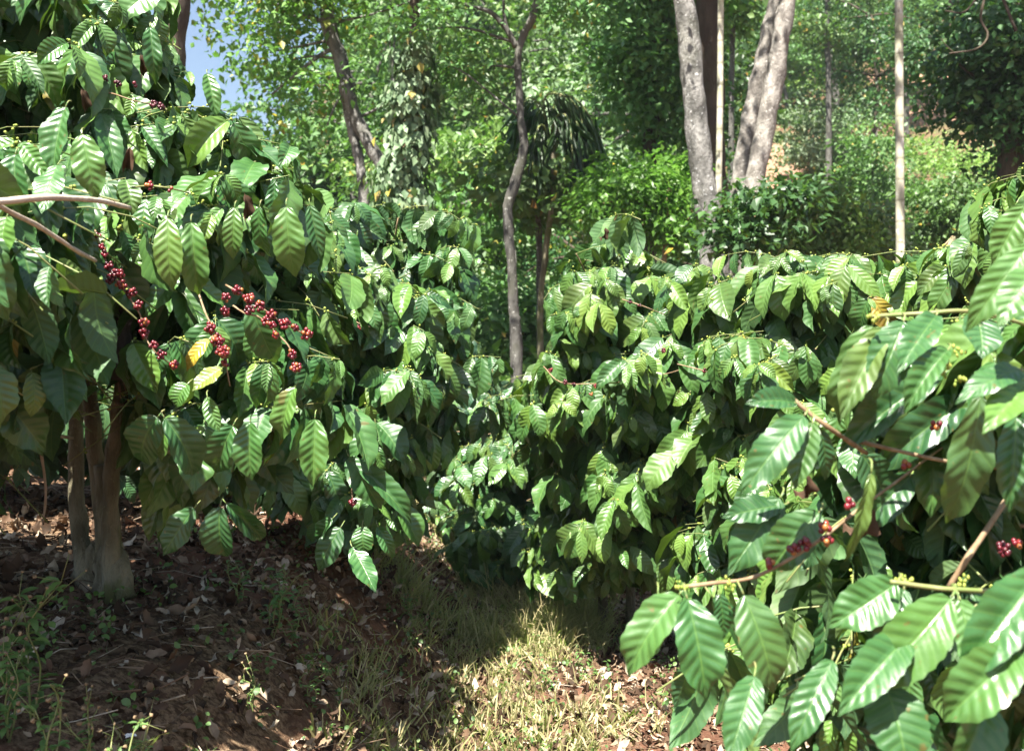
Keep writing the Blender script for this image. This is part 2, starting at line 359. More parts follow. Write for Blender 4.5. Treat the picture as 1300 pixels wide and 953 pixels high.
# ---------------------------------------------------------------- coffee bushes
COFG = 'coffee bushes along the track'
def stem_pts(base, top, rng, wob=.06, n=6):
    t = np.linspace(0, 1, n)[:, None]; p = base*(1-t)+top*t
    p[1:-1] += rng.uniform(-wob, wob, (n-2, 3))*np.array([1, 1, .2]); return p
def coffee(label, stems, blobs, nbr, leaf, tpls, mat, seed, young=.1, yellow=.004, avoid=(), buds=True, hang=1., clear=(), rbase=.03, inner=.25, keepz=.06):
    rng = np.random.RandomState(seed)
    b0 = np.mean([s[0] for s in stems], 0); org = np.array([b0[0], b0[1], hz(b0[0], b0[1])])
    root = thing('coffee_bush', org, label, 'coffee bush', COFG)
    for s in stems:
        a = Acc(); tube(a, s, rbase, rbase*.35, n=10, sub=6, rough=.35); a.build('stem', [M['bark_c']], root, org)
    a = Acc()
    C = np.array([b[0] for b in blobs]); RR = np.array([b[1] for b in blobs]); w = np.array([b[2] for b in blobs], float); w /= w.sum()
    allst = np.concatenate([catmull(s, 4) for s in stems])
    pos = []; dd = []; nn = []; sz = []; tn = []
    def hid(q):
        X_, Y_ = proj(q)
        return any(x0 < X_ < x1 and y0 < Y_ < y1 and rng.rand() < pr for (x0, y0, x1, y1, pr) in avoid)
    for b in range(nbr):
        k = rng.choice(len(C), p=w)
        if rng.rand() < .0: continue
        u = unit(rng.normal(size=3))
        if u[2] < -.55: u[2] *= -.5
        u = unit(u)
        shell = rng.rand() > inner
        rho = rng.uniform(.86, 1.05) if shell else rng.uniform(.3, .85)
        tip = C[k]+u*RR[k]*rho
        q = allst[np.argsort(np.sum(((allst-tip)*np.array([1, 1, .6]))**2, 1))[rng.randint(0, 6)]]
        hv = tip-C[k]; hv[2] = 0; hv = unit(hv)*.65+unit((tip-q)*np.array([1, 1, 0]))*.6+rng.normal(size=3)*.25; hv[2] = 0; out = unit(hv)
        if hid(tip-np.array([0, 0, leaf*.5])) or hid(tip) or tip[2] < hz(tip[0], tip[1])+keepz+.08: continue
        if shell and noise.noise(Vector(tip*2.6+seed)) < -.14: continue
        L = rng.uniform(.28, .6)*leaf/.19
        droop = rng.uniform(.05, .35)
        start = tip-out*L+np.array([0, 0, L*droop])
        if hid(start) or hid((start+tip)/2): continue
        start = start-np.array([0, 0, L*rng.uniform(.15, .7)]); mid = (start+tip)/2+np.array([0, 0, L*rng.uniform(.12, .3)])+rng.normal(size=3)*.03
        t = np.linspace(0, 1, 9)[:, None]
        path = (1-t)**2*start+2*t*(1-t)*mid+t*t*tip
        tube(a, path[::2], .0022, .0013, n=5, sub=1, mat=2)
        if shell and np.linalg.norm(start-q) < .55 and rng.rand() < .5:
            m2 = (start+q)/2+rng.normal(size=3)*.03
            tube(a, [q, m2, start], .006, .0038, n=5, sub=3, mat=1)
        nn_ = int(L/(.30*leaf))+1
        ages = rng.rand()
        for i in range(nn_):
            tt = 1-(i+.05)/nn_*.95
            p = (1-tt)**2*start+2*tt*(1-tt)*mid+tt*tt*tip
            tg = unit(2*(1-tt)*(mid-start)+2*tt*(tip-mid)); side = unit(np.cross(tg, [0, 0, 1]))
            ls = leaf*rng.uniform(.5, 1.2)*(.55 if i == 0 and rng.rand() < .5 else 1)
            if buds and rng.rand() < .5:
                for _ in range(3):
                    V, Fc = ICO1; a.add(V*rng.uniform(.003, .0055)+p+rng.normal(size=3)*.006, Fc, mat=3)
            for sgn in (-1, 1):
                if rng.rand() < .1: continue
                d = side*sgn*rng.uniform(.2, 1.0)+tg*rng.uniform(.0, .7)+np.array([0, 0, -hang*rng.uniform(.5, 1.6)])+rng.normal(size=3)*.17
                nr = out*rng.uniform(.5, 1.1)+np.array([0, 0, rng.uniform(.5, 1.1)])+side*sgn*rng.uniform(-.1, .5)+rng.normal(size=3)*.30
                pos.append(p); dd.append(d); nn.append(nr); sz.append(ls)
                v = rng.rand()*.5+ages*.3
                if rng.rand() < young or i == 0: v = rng.uniform(.55, 1)
                y = rng.uniform(.5, 1.) if rng.rand() < yellow else rng.rand()**4*.12
                tn.append((v, y, rng.rand()))
    pos = np.array(pos); dd = unit(np.array(dd)); nn = np.array(nn); sz = np.array(sz); tn = np.array(tn)
    end = pos+dd*sz[:, None]
    ok = end[:, 2] > hgt(end[:, 0], end[:, 1])+keepz
    ok &= ~((np.linalg.norm(pos-np.array([0, 0, CAMZ]), axis=1) < .95))
    for q in (pos, (pos+end)/2, end):
        X_, Y_ = proj(q)
        for (x0, y0, x1, y1, pr) in avoid: ok &= ~((X_ > x0) & (X_ < x1) & (Y_ > y0) & (Y_ < y1) & (rng.rand(len(X_)) < pr))
    X_, Y_ = proj((pos+end)/2)   # nothing of the crown hangs in front of the bearing twigs
    for (x0, y0, x1, y1, dmax) in clear: ok &= ~((X_ > x0) & (X_ < x1) & (Y_ > y0) & (Y_ < y1) & (np.minimum(pos[:, 1], end[:, 1]) < dmax))
    place(a, tpls, rng, pos[ok], dd[ok], nn[ok], sz[ok], tn[ok], 0, rng.uniform(.85, 1.15, ok.sum()))
    a.build('crown', [mat, M['twig'], M['shoot'], M['bud']], root, org)
    return root, org
def B(px, py, d, rx, ry, rd, w=None):
    c = P(px, py, d); r = np.array([rx/F*d, rd, ry/F*d]); return (c, r, w if w else (r[0]*r[2]+r[0]*r[1]+r[1]*r[2]))
def gp(x, y, dz=-.05): return np.array([x, y, hz(x, y)+dz])

def fruit_branch(root, org, pts, clusters, seed, r=.0028, name='fruiting_branch', berry=.0053, wood='twig', big=1.):
    """a bare bearing twig with a cluster of cherries at each node; pts and clusters are world points"""
    rng = np.random.RandomState(seed); a = Acc(); tube(a, pts, r, r*.6, n=7, sub=5, rough=.2)
    br = a.build(name, [M[wood]], root, org)
    for c, n, ripe in clusters:
        a = Acc(); R0 = berry*(.75*n**.42)
        pl = []
        for k in range(n*14):
            u = unit(rng.normal(size=3))*R0*rng.uniform(.55, 1.)
            if all(np.linalg.norm(u-q) > berry*1.45 for q in pl): pl.append(u)
            if len(pl) >= n: break
        for u in pl:
            V, Fc = ICO2; s = berry*rng.uniform(.82, 1.1)
            a.add(V*np.array([s, s, s*1.12])+c+u, Fc, None, (np.clip(ripe+rng.normal()*.22, 0, 1), .5, .5))
            if rng.rand() < .5:
                V, Fc = ICO1; a.add(V*.0012+c+u*(1+.85*s/max(np.linalg.norm(u), 1e-6)), Fc, mat=1)
        o = a.build('cherry_cluster', [M['cherry'], M['seed']], br, org)
    return br

# --- A: bush nearest on the left
sA = P(140, 745, 3.7); bx, by = sA[0], sA[1]
stA = [np.array([gp(bx, by), P(128, 640, 3.78), P(118, 540, 3.75), P(112, 440, 3.75), P(130, 300, 3.8), P(170, 160, 3.9)]),
       np.array([gp(bx+.02, by-.02), P(140, 640, 3.7), P(148, 540, 3.65), P(158, 440, 3.6), P(166, 385, 3.55)]),
       np.array([gp(bx-.08, by+.03), P(98, 640, 3.85), P(96, 520, 3.85), P(90, 400, 3.8), P(60, 200, 3.8), P(40, 60, 3.9)])]
avA = [(85, 505, 165, 760, .97), (60, 600, 160, 760, .97), (0, 610, 180, 953, .9), (150, 350, 175, 420, .7), (228, 40, 300, 90, 1.), (340, 0, 460, 180, .9), (300, 0, 350, 118, 1.), (390, 0, 480, 225, .9)]
rootA, orgA = coffee('tall coffee bush at left with long bunches of red cherries and a mossy forked trunk', stA,
    [B(30, 120, 3.55, 190, 200, .6), B(170, 60, 3.9, 75, 110, .45), B(130, 330, 3.4, 180, 150, .5), B(270, 300, 3.5, 150, 150, .5), B(300, 470, 3.3, 140, 110, .4), B(20, 430, 2.85, 90, 95, .35), B(40, 270, 2.85, 120, 110, .35), B(310, 180, 3.6, 65, 65, .4), B(360, 235, 3.8, 60, 45, .4), B(230, 580, 3.5, 70, 50, .3), B(390, 400, 3.8, 60, 130, .4), B(280, 560, 3.3, 80, 50, .25), (np.array([-1.75, 2.6, 1.9]), np.array([.5, .6, .5]), .9), (np.array([-2.35, 3.2, 1.9]), np.array([.6, .7, .5]), .9), (np.array([-1.32, 2.15, 1.72]), np.array([.3, .5, .36]), .6), (np.array([-1.75, 3.1, 1.35]), np.array([.35, .4, .3]), .3)],  # clumps past the left edge of view: unseen foliage added to shade the bank
    700, .195, TPL_HI, M['coffee'], 11, young=.12, yellow=.005, avoid=avA, rbase=.034, clear=[(105, 280, 170, 375, 2.98), (145, 350, 240, 475, 2.98), (255, 350, 405, 480, 2.95), (0, 240, 165, 275, 2.5), (30, 260, 125, 335, 2.6)])
# thicker gnarled lower trunk of A
a = Acc()
tube(a, [gp(bx+.01, by, -.1), P(140, 715, 3.78), P(135, 660, 3.75), P(128, 590, 3.74)], .1, n=14, sub=6, rough=.35, radii=[.072, .05, .036, .024])
tube(a, [P(138, 700, 3.75), P(150, 720, 3.7), P(160, 760, 3.66)], .05, .03, n=10, sub=5, rough=.4)
tube(a, [P(132, 700, 3.78), P(100, 740, 3.8), P(70, 755, 3.85)], .05, .025, n=10, sub=5, rough=.4)
a.build('trunk', [M['bark_c']], rootA, orgA)
a = Acc(); tube(a, [P(150, 480, 3.3), P(157, 440, 3.28), P(160, 400, 3.27), P(166, 372, 3.26)], .026, n=12, sub=6, rough=.5, radii=[.03, .026, .02, .024, .018]); a.build('pruned_stub', [M['bark_m']], rootA, orgA)
for pts, r in [([P(-60, 258, 1.95), P(0, 256, 2.05), P(60, 251, 2.15), P(120, 254, 2.3), P(165, 264, 2.5)], .007), ([P(-70, 215, 1.95), P(0, 262, 2.1), P(50, 288, 2.25), P(95, 317, 2.4), P(121, 331, 2.55)], .006),
               ([P(-30, 585, 3.3), P(20, 565, 3.35), P(55, 552, 3.45), P(92, 556, 3.6)], .007), ([P(50, 560, 3.4), P(58, 620, 3.5), P(55, 665, 3.6)], .005)]:
    a = Acc(); tube(a, pts, r, r*.75, n=8, sub=6, rough=.3); a.build('bare_branch', [M['deadwood']], rootA, orgA)
D = 2.86
def Q(l, d=D): return [P(x, y, d+dz) for x, y, dz in l]
fruit_branch(rootA, orgA, Q([(118, 285, .1), (127, 310, .02), (140, 345, 0), (160, 372, 0), (178, 400, 0), (183, 425, 0), (200, 450, 0), (224, 465, .05)]),
    [(P(125, 299, D), 4, .7), (P(129, 313, D), 6, .6), (P(133, 322, D), 6, .6), (P(138, 337, D), 10, .4), (P(146, 347, D), 16, .2), (P(153, 347, D-.02), 12, .6), (P(154, 360, D-.02), 16, .75), (P(141, 354, D), 14, .1), (P(167, 372, D), 13, .7), (P(176, 388, D), 12, .7), (P(182, 409, D), 13, .7), (P(183, 423, D), 14, .7), (P(195, 438, D), 9, .6), (P(205, 451, D), 12, .35), (P(221, 463, D), 11, .65)], 1)
fruit_branch(rootA, orgA, Q([(296, 388, .03), (312, 398, 0), (330, 403, 0), (350, 422, 0), (368, 442, 0), (377, 472, 0)], 2.8),
    [(P(345, 412, 2.78), 8, .7), (P(337, 408, 2.78), 9, .7), (P(350, 425, 2.78), 6, .85), (P(371, 449, 2.78), 11, .75), (P(376, 467, 2.78), 13, .75)], 2)
fruit_branch(rootA, orgA, Q([(287, 362, .05), (301, 370, 0), (318, 380, 0), (342, 398, 0), (362, 412, 0), (392, 426, .02)], 2.82),
    [(P(301, 368, 2.8), 14, .7), (P(287, 378, 2.8), 10, .7), (P(286, 395, 2.8), 12, .7), (P(316, 379, 2.8), 18, .75), (P(330, 388, 2.8), 15, .75), (P(316, 393, 2.79), 14, .55), (P(344, 399, 2.8), 15, .75), (P(361, 411, 2.8), 20, .75), (P(375, 416, 2.8), 9, .6), (P(389, 424, 2.8), 19, .8)], 3)
fruit_branch(rootA, orgA, Q([(252, 372, .1), (262, 400, .03), (275, 425, 0), (285, 455, 0), (292, 490, .02)], 2.8),
    [(P(267, 417, 2.79), 20, .7), (P(276, 432, 2.78), 24, .75), (P(283, 446, 2.77), 26, .75), (P(286, 461, 2.79), 6, .7)], 4)
fruit_branch(rootA, orgA, Q([(168, 238, .1), (190, 236, 0), (215, 239, 0), (240, 245, .1)], 2.75), [(P(190, 236, 2.74), 7, .8), (P(217, 240, 2.74), 3, .8)], 5, wood='shoot')
fruit_branch(rootA, orgA, Q([(110, 130, .1), (135, 118, 0), (170, 128, 0), (210, 136, .1)], 3.2), [(P(133, 100, 3.18), 6, .1), (P(150, 106, 3.18), 7, .15), (P(172, 108, 3.2), 4, .3), (P(195, 133, 3.18), 9, .1), (P(205, 136, 3.18), 8, .2)], 6)
fruit_branch(rootA, orgA, Q([(448, 600, .1), (447, 625, 0), (450, 640, 0)], 3.4), [(P(448, 637, 3.38), 12, .7)], 7)
# hand placed leaves around the cherries and the low hanging ones
def hand_leaves(root, org, lst, mat, seed, name='leaf', tpls=TPL_HI, nz_=.75, wood='shoot', wr=.5):
    rng = np.random.RandomState(seed)
    for (bx_, by_, tx, ty, d0, d1, wpx, v, y) in lst:
        a = Acc(); p0 = P(bx_, by_, d0); p1 = P(tx, ty, d1); ax = p1-p0; L = np.linalg.norm(ax); W = wpx/F*d0
        tp = tpls[rng.randint(len(tpls))]
        nrm = np.array([rng.uniform(-.35, .35), -1., nz_+rng.uniform(-.3, .3)])
        place(a, [tp], rng, [p0], [ax], [nrm], L*1.03, (v, y, rng.rand()), 0, W/L/.49)
        tube(a, [p0-ax/L*.006+np.array([0, .02, .002]), p0-ax/L*.003+np.array([0, .006, .001]), p0+ax/L*.012], .0018, .0015, n=5, sub=2, mat=1)
        a.build(name, [mat, M[wood]], root, org)
hand_leaves(rootA, orgA, [
    (400, 525, 397, 612, 2.75, 2.72, 44, .75, 0), (377, 486, 343, 553, 2.8, 2.75, 38, .85, 0), (318, 530, 313, 606, 2.78, 2.75, 44, .6, 0), (298, 535, 268, 600, 2.82, 2.78, 40, .45, 0),
    (205, 525, 265, 600, 2.7, 2.7, 42, .25, 0), (204, 524, 153, 590, 2.7, 2.68, 50, .25, 0), (280, 637, 272, 714, 2.8, 2.78, 42, .15, 0), (283, 635, 342, 690, 2.85, 2.9, 26, .15, 0),
    (250, 640, 205, 700, 2.85, 2.85, 36, .2, 0), (363, 255, 366, 350, 2.7, 2.66, 47, .8, 0), (392, 255, 408, 325, 2.75, 2.75, 32, .5, 0), (330, 257, 322, 330, 2.75, 2.75, 30, .6, 0),
    (213, 270, 212, 360, 2.55, 2.5, 42, .85, .05), (242, 275, 250, 372, 2.6, 2.55, 38, .75, 0), (298, 258, 292, 325, 2.75, 2.72, 30, .75, .03), (240, 485, 215, 512, 2.75, 2.72, 30, .7, 0),
    (268, 428, 228, 462, 2.85, 2.8, 22, .9, .95), (285, 465, 245, 490, 2.8, 2.75, 24, .9, .25), (36, 412, 33, 490, 2.9, 2.85, 34, .35, 0), (60, 410, 95, 480, 2.95, 2.9, 30, .3, 0), (10, 415, 4, 500, 2.9, 2.9, 40, .6, 0),
    (103, 165, 118, 240, 2.4, 2.35, 46, .8, 0), (85, 130, 60, 210, 2.5, 2.45, 44, .6, 0), (75, 205, 50, 260, 2.4, 2.3, 34, .6, 0), (20, 190, 12, 268, 2.4, 2.35, 40, .55, 0), (10, 270, -8, 330, 2.3, 2.25, 44, .8, 0),
    (315, 380, 350, 470, 2.95, 2.95, 46, .5, 0), (262, 500, 275, 545, 2.72, 2.7, 26, .75, 0), (190, 30, 196, 95, 3.2, 3.15, 30, .5, 0), (262, 90, 275, 140, 3.4, 3.35, 28, .7, 0),
    (440, 575, 480, 640, 3.4, 3.3, 34, .5, 0), (450, 590, 525, 645, 3.4, 3.3, 30, .45, 0), (445, 690, 475, 745, 3.4, 3.3, 28, .5, 0), (460, 665, 460, 700, 3.4, 3.35, 26, .6, 0), (478, 665, 500, 705, 3.45, 3.4, 24, .55, 0), (435, 665, 400, 720, 3.4, 3.35, 34, .2, 0), (425, 655, 390, 690, 3.4, 3.4, 26, .3, 0)],
    M['coffee'], 21)

# --- A2: up-slope bush behind, far left
b = P(-40, 640, 5.0)
coffee('coffee bush up the bank, behind the tall one with the long red cherry bunches', [np.array([gp(b[0], b[1]), P(-30, 480, 5), P(0, 300, 5), P(20, 100, 5)])],
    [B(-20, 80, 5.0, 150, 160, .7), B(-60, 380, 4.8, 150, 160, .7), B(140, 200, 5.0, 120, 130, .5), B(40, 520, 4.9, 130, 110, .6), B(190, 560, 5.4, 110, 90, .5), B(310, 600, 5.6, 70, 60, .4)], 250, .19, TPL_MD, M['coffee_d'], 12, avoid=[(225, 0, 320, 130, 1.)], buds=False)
# --- B: second bush of the left row
b = P(455, 720, 6.1)
rootB, orgB = coffee('dark glossy coffee bush on the left of the track, second in its row', [np.array([gp(b[0], b[1]), P(450, 600, 5.6), P(470, 450, 5.6), P(480, 320, 5.6)]), np.array([gp(b[0]-.15, b[1]), P(400, 600, 5.7), P(390, 450, 5.7), P(400, 330, 5.7)])],
    [B(440, 300, 5.5, 90, 55, .6), B(520, 320, 5.5, 75, 65, .5), B(380, 330, 4.9, 60, 80, .5), B(480, 440, 5.0, 110, 100, .6), B(560, 440, 5.2, 75, 75, .5), B(572, 305, 5.6, 42, 40, .35), B(440, 570, 5.0, 110, 90, .5), B(530, 560, 5.3, 65, 80, .4), B(440, 650, 4.9, 90, 50, .4)],
    380, .185, TPL_MD, M['coffee'], 13, young=.08, avoid=[(540, 650, 700, 900, 1.), (455, 700, 600, 900, 1.), (612, 0, 720, 440, 1.), (300, 0, 620, 205, 1.), (440, 200, 560, 240, .8)])
fruit_branch(rootB, orgB, Q([(440, 400, .1), (455, 410, 0), (470, 415, .05)], 4.6), [(P(446, 413, 4.55), 6, .5), (P(456, 415, 4.55), 5, .6)], 8)
# --- B2 : further left row bush, shaded
b = P(560, 700, 8.2)
coffee('shaded coffee bush low at the far end of the track, third in the left row', [np.array([gp(b[0], b[1]), P(570, 640, 8.2), P(575, 560, 8.2), P(580, 480, 8.2)])],
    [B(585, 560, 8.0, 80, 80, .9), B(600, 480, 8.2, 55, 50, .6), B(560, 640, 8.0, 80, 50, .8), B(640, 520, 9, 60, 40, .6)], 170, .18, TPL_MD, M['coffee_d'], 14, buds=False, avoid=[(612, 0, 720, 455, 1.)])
# --- C: bush closing the track
b = P(640, 740, 7.4)
rootC, orgC = coffee('bushy coffee plant closing the far end of the track, lowest leaves near the ground', [np.array([gp(b[0], b[1]), P(650, 680, 7.4), P(655, 600, 7.4), P(660, 520, 7.4)]), np.array([gp(b[0]-.2, b[1]), P(615, 690, 7.3), P(610, 620, 7.3)])],
    [B(650, 600, 7.3, 90, 75, .7), B(610, 690, 7.0, 70, 50, .55), B(690, 700, 6.8, 80, 50, .6), B(640, 540, 7.6, 70, 40, .5), B(700, 500, 7.6, 45, 35, .5)], 290, .175, TPL_MD, M['coffee'], 15, young=.12, avoid=[(400, 645, 545, 900, 1.), (540, 765, 830, 900, 1.), (612, 0, 720, 455, 1.)])
fruit_branch(rootC, orgC, Q([(560, 545, .1), (585, 548, 0), (610, 552, 0), (635, 548, .05)], 6.5), [(P(598, 550, 6.45), 8, .4), (P(612, 549, 6.45), 6, .9)], 9)
# --- D: first bush of the right row (centre right)
b = P(800, 770, 6.2)
rootD, orgD = coffee('broad sunlit coffee bush right of the track with a dry brown leaf at its top', [np.array([gp(b[0], b[1]), P(800, 650, 6.0), P(790, 500, 6.0), P(780, 340, 6.0)]), np.array([gp(b[0]+.25, b[1]), P(870, 650, 6.0), P(880, 500, 5.9), P(880, 380, 5.9)]), np.array([gp(b[0]-.15, b[1]), P(760, 660, 6.0), P(730, 560, 6.0)])],
    [B(770, 350, 5.7, 62, 55, .5), B(745, 430, 5.6, 70, 80, .5), B(850, 400, 5.5, 75, 75, .5), B(800, 480, 5.3, 90, 70, .5), B(720, 530, 5.6, 75, 65, .5), B(780, 620, 5.6, 110, 75, .6), B(730, 690, 5.9, 75, 45, .5), B(880, 560, 5.2, 100, 90, .5), B(880, 690, 5.3, 110, 55, .5)],
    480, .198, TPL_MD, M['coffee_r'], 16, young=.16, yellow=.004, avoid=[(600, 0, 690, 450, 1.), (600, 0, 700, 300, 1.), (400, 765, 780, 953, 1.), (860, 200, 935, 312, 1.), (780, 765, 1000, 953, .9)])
fruit_branch(rootD, orgD, Q([(690, 465, .1), (712, 485, .02), (755, 487, 0), (800, 483, 0), (855, 472, .05), (880, 460, .2)], 5.0), [(P(699, 470, 4.96), 8, .8), (P(718, 485, 4.96), 9, .2), (P(728, 488, 4.96), 7, .15), (P(757, 490, 4.96), 7, .8), (P(750, 500, 4.96), 4, .8), (P(842, 445, 4.96), 9, .3)], 10)
fruit_branch(rootD, orgD, Q([(790, 380, .05), (815, 388, 0), (845, 400, .05)], 5.0), [(P(800, 383, 4.97), 10, .15), (P(812, 388, 4.97), 7, .2)], 11)
fruit_branch(rootD, orgD, Q([(700, 735, .1), (702, 718, 0), (700, 710, 0)], 6.0), [(P(701, 713, 5.95), 8, .5)], 12)
def withered(root, org, lst, seed):
    rng = np.random.RandomState(seed)
    for p, d_, L in lst:
        a = Acc(); place(a, [leaf_tpl(14, 6, .42, 2.1, 1.5, .01, .09, seed, 1.5)], rng, [p], [d_], [[.5, -1, .25]], L*.8, (.28, 0, 0)); a.build('withered_leaf', [M['dry']], root, org)
withered(rootD, orgD, [(P(768, 288, 5.2), [.1, 0, -1], .1), (P(905, 455, 4.7), [0, 0, -1], .08)], 3)
withered(rootA, orgA, [(P(165, 185, 2.8), [-.1, 0, -1], .11), (P(103, 112, 3.1), [.3, 0, -.8], .1), (P(178, 68, 3.2), [.3, 0, -1], .1), (P(310, 245, 3.1), [.3, 0, -1], .12)], 4)
# --- E: second right-hand bush
b = P(1080, 860, 4.9)
rootE, orgE = coffee('wide coffee bush on the right, directly below the tall pale ringed palm stem', [np.array([gp(b[0], b[1]), P(1080, 700, 4.9), P(1060, 500, 4.9), P(1040, 370, 4.9)]), np.array([gp(b[0]+.4, b[1]), P(1180, 600, 4.8), P(1200, 450, 4.7), P(1210, 300, 4.6)])],
    [B(960, 360, 5.0, 85, 50, .5), B(1060, 370, 4.8, 110, 50, .5), B(1170, 370, 4.6, 90, 55, .5), B(1000, 470, 4.7, 120, 80, .5), B(1130, 470, 4.5, 110, 80, .5), B(1220, 330, 4.3, 70, 70, .4), B(1000, 610, 4.6, 110, 70, .5), B(1130, 640, 4.6, 110, 80, .5), B(960, 700, 4.9, 110, 60, .5), B(1260, 560, 4.4, 90, 150, .5)],
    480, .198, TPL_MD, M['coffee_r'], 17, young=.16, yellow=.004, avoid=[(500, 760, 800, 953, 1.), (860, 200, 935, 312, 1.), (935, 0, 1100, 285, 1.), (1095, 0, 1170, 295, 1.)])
fruit_branch(rootE, orgE, Q([(860, 462, .1), (910, 475, 0), (960, 492, 0), (1010, 490, .1)], 4.6), [(P(951, 490, 4.57), 6, .4), (P(993, 484, 4.55), 5, .9), (P(895, 470, 4.57), 5, .2)], 13)
# --- E2: taller bush off right edge
b = P(1370, 800, 3.8)
coffee('tall coffee bush at the right edge, light ribbed leaf sprays hanging into view', [np.array([gp(b[0], b[1]), P(1360, 600, 3.8), P(1350, 400, 3.7), P(1340, 220, 3.6)])],
    [B(1330, 260, 3.5, 75, 75, .4), B(1330, 390, 3.4, 90, 90, .4), B(1400, 500, 3.5, 120, 200, .5), B(1280, 260, 3.7, 35, 30, .3)], 95, .195, TPL_HI, M['coffee_r'], 18, young=.3, avoid=[(0, 0, 1225, 953, 1.)])

# --- F: foreground branches reaching in from the right
b = P(1620, 1300, 2.2)
bxF, byF = 1.75, 2.0
stF = [np.array([gp(bxF, byF), [1.62, 2.0, .8], [1.5, 1.98, 1.3], [1.45, 1.95, 1.9]]), np.array([gp(bxF-.1, byF+.1), [1.45, 2.1, .7], [1.3, 2.15, 1.1], [1.2, 2.2, 1.35]])]
rootF, orgF = coffee('coffee bush closest to the camera whose large shiny leaves fill the lower right corner', stF,
    [B(1190, 450, 2.15, 100, 40, .22), B(1290, 440, 2.1, 70, 90, .25), B(1200, 560, 2.3, 150, 70, .25), B(1080, 680, 2.5, 110, 70, .25), B(1250, 680, 2.3, 120, 80, .25), B(1050, 830, 2.4, 170, 60, .25), B(1230, 840, 2.1, 160, 70, .25), B(1380, 700, 2.2, 100, 200, .4)],
    290, .185, TPL_HI, M['coffee'], 19, young=.12, yellow=.008, avoid=[(0, 0, 960, 500, 1.), (0, 500, 900, 700, 1.), (0, 0, 775, 953, 1.), (960, 0, 1230, 385, 1.), (775, 700, 860, 953, .6)])
dF = 1.75
hand_leaves(rootF, orgF, [
    (1026, 522, 952, 600, 1.75, 1.65, 56, .45, 0), (1015, 512, 962, 500, 1.8, 1.75, 34, .2, 0), (1034, 530, 1008, 608, 1.75, 1.7, 44, .5, .05), (1040, 540, 1058, 610, 1.8, 1.8, 30, .2, 0),
    (1112, 405, 1048, 522, 1.85, 1.8, 40, .65, .04), (1128, 408, 1068, 516, 1.8, 1.75, 38, .6, .12), (1150, 402, 1116, 484, 1.8, 1.72, 48, .4, 0), (1192, 396, 1148, 452, 1.8, 1.7, 52, .45, 0),
    (1238, 396, 1254, 442, 1.8, 1.72, 48, .3, 0), (1208, 440, 1152, 494, 1.75, 1.68, 34, .6, 0), (1205, 470, 1070, 545, 1.9, 1.85, 58, .15, 0), (1240, 500, 1115, 580, 2.0, 1.95, 64, .1, 0),
    (1246, 488, 1226, 680, 1.7, 1.66, 64, .4, .05), (1300, 470, 1252, 470, 1.6, 1.5, 40, .5, 0), (1290, 520, 1288, 640, 1.75, 1.7, 56, .3, 0), (1310, 480, 1270, 520, 1.6, 1.5, 46, .9, 0),
    (1310, 305, 1240, 400, 1.6, 1.55, 50, .75, 0), (1320, 330, 1275, 400, 1.55, 1.5, 44, .7, 0), (1305, 255, 1262, 330, 1.9, 1.9, 36, .8, 0),
    (868, 748, 786, 836, 1.8, 1.72, 52, .7, 0), (836, 748, 828, 845, 1.85, 1.8, 40, .4, 0), (870, 750, 905, 880, 1.75, 1.68, 58, .5, 0), (912, 748, 925, 810, 1.8, 1.78, 30, .2, 0), (940, 745, 1000, 878, 1.78, 1.7, 56, .5, .05), (900, 752, 960, 830, 1.9, 1.9, 34, .3, 0),
    (1000, 640, 925, 650, 1.9, 1.85, 34, .2, 0), (995, 625, 930, 720, 1.9, 1.85, 52, .4, 0), (1045, 645, 975, 715, 1.85, 1.8, 60, .45, .03), (1108, 590, 1087, 715, 1.7, 1.68, 24, .75, .12),
    (1144, 735, 1068, 790, 1.7, 1.65, 58, .6, 0), (1150, 740, 1120, 830, 1.75, 1.7, 46, .3, 0), (1214, 750, 1118, 870, 1.6, 1.52, 86, .75, 0), (1216, 752, 1242, 850, 1.65, 1.6, 50, .7, 0), (1225, 750, 1300, 780, 1.7, 1.68, 40, .3, 0),
    (1330, 715, 1225, 850, 1.5, 1.42, 80, .5, 0), (1300, 820, 1210, 900, 1.45, 1.4, 70, .7, 0), (1160, 800, 1080, 880, 1.6, 1.5, 60, .55, 0), (1060, 830, 1010, 930, 1.7, 1.6, 50, .4, 0), (1120, 860, 1160, 960, 1.6, 1.5, 70, .4, 0), (960, 850, 930, 950, 1.7, 1.6, 50, .45, 0), (1250, 880, 1240, 990, 1.5, 1.4, 70, .6, 0),
    (1090, 570, 1140, 640, 2.0, 2.0, 44, .1, 0), (1160, 600, 1100, 660, 2.05, 2.0, 44, .1, 0)],
    M['coffee'], 22)
fruit_branch(rootF, orgF, Q([(858, 746, 0), (905, 740, 0), (955, 733, 0), (1005, 708, 0), (1045, 682, 0), (1088, 648, .03), (1140, 610, .12), (1210, 560, .25), (1330, 500, .4)], 1.8),
    [(P(1008, 697, 1.78), 6, .7), (P(1022, 690, 1.78), 6, .6), (P(1046, 669, 1.78), 7, .75), (P(1050, 686, 1.78), 5, .8), (P(978, 714, 1.8), 4, .95), (P(1078, 640, 1.8), 5, .85)], 14, r=.0036)
fruit_branch(rootF, orgF, Q([(1090, 560, 0), (1140, 572, 0), (1200, 585, 0), (1290, 600, .1), (1400, 640, .2)], 1.9), [(P(1275, 697, 1.95), 16, .05), (P(1290, 690, 1.93), 5, .9), (P(1188, 540, 1.9), 5, .9), (P(1150, 590, 1.95), 3, 1.)], 15, r=.004)
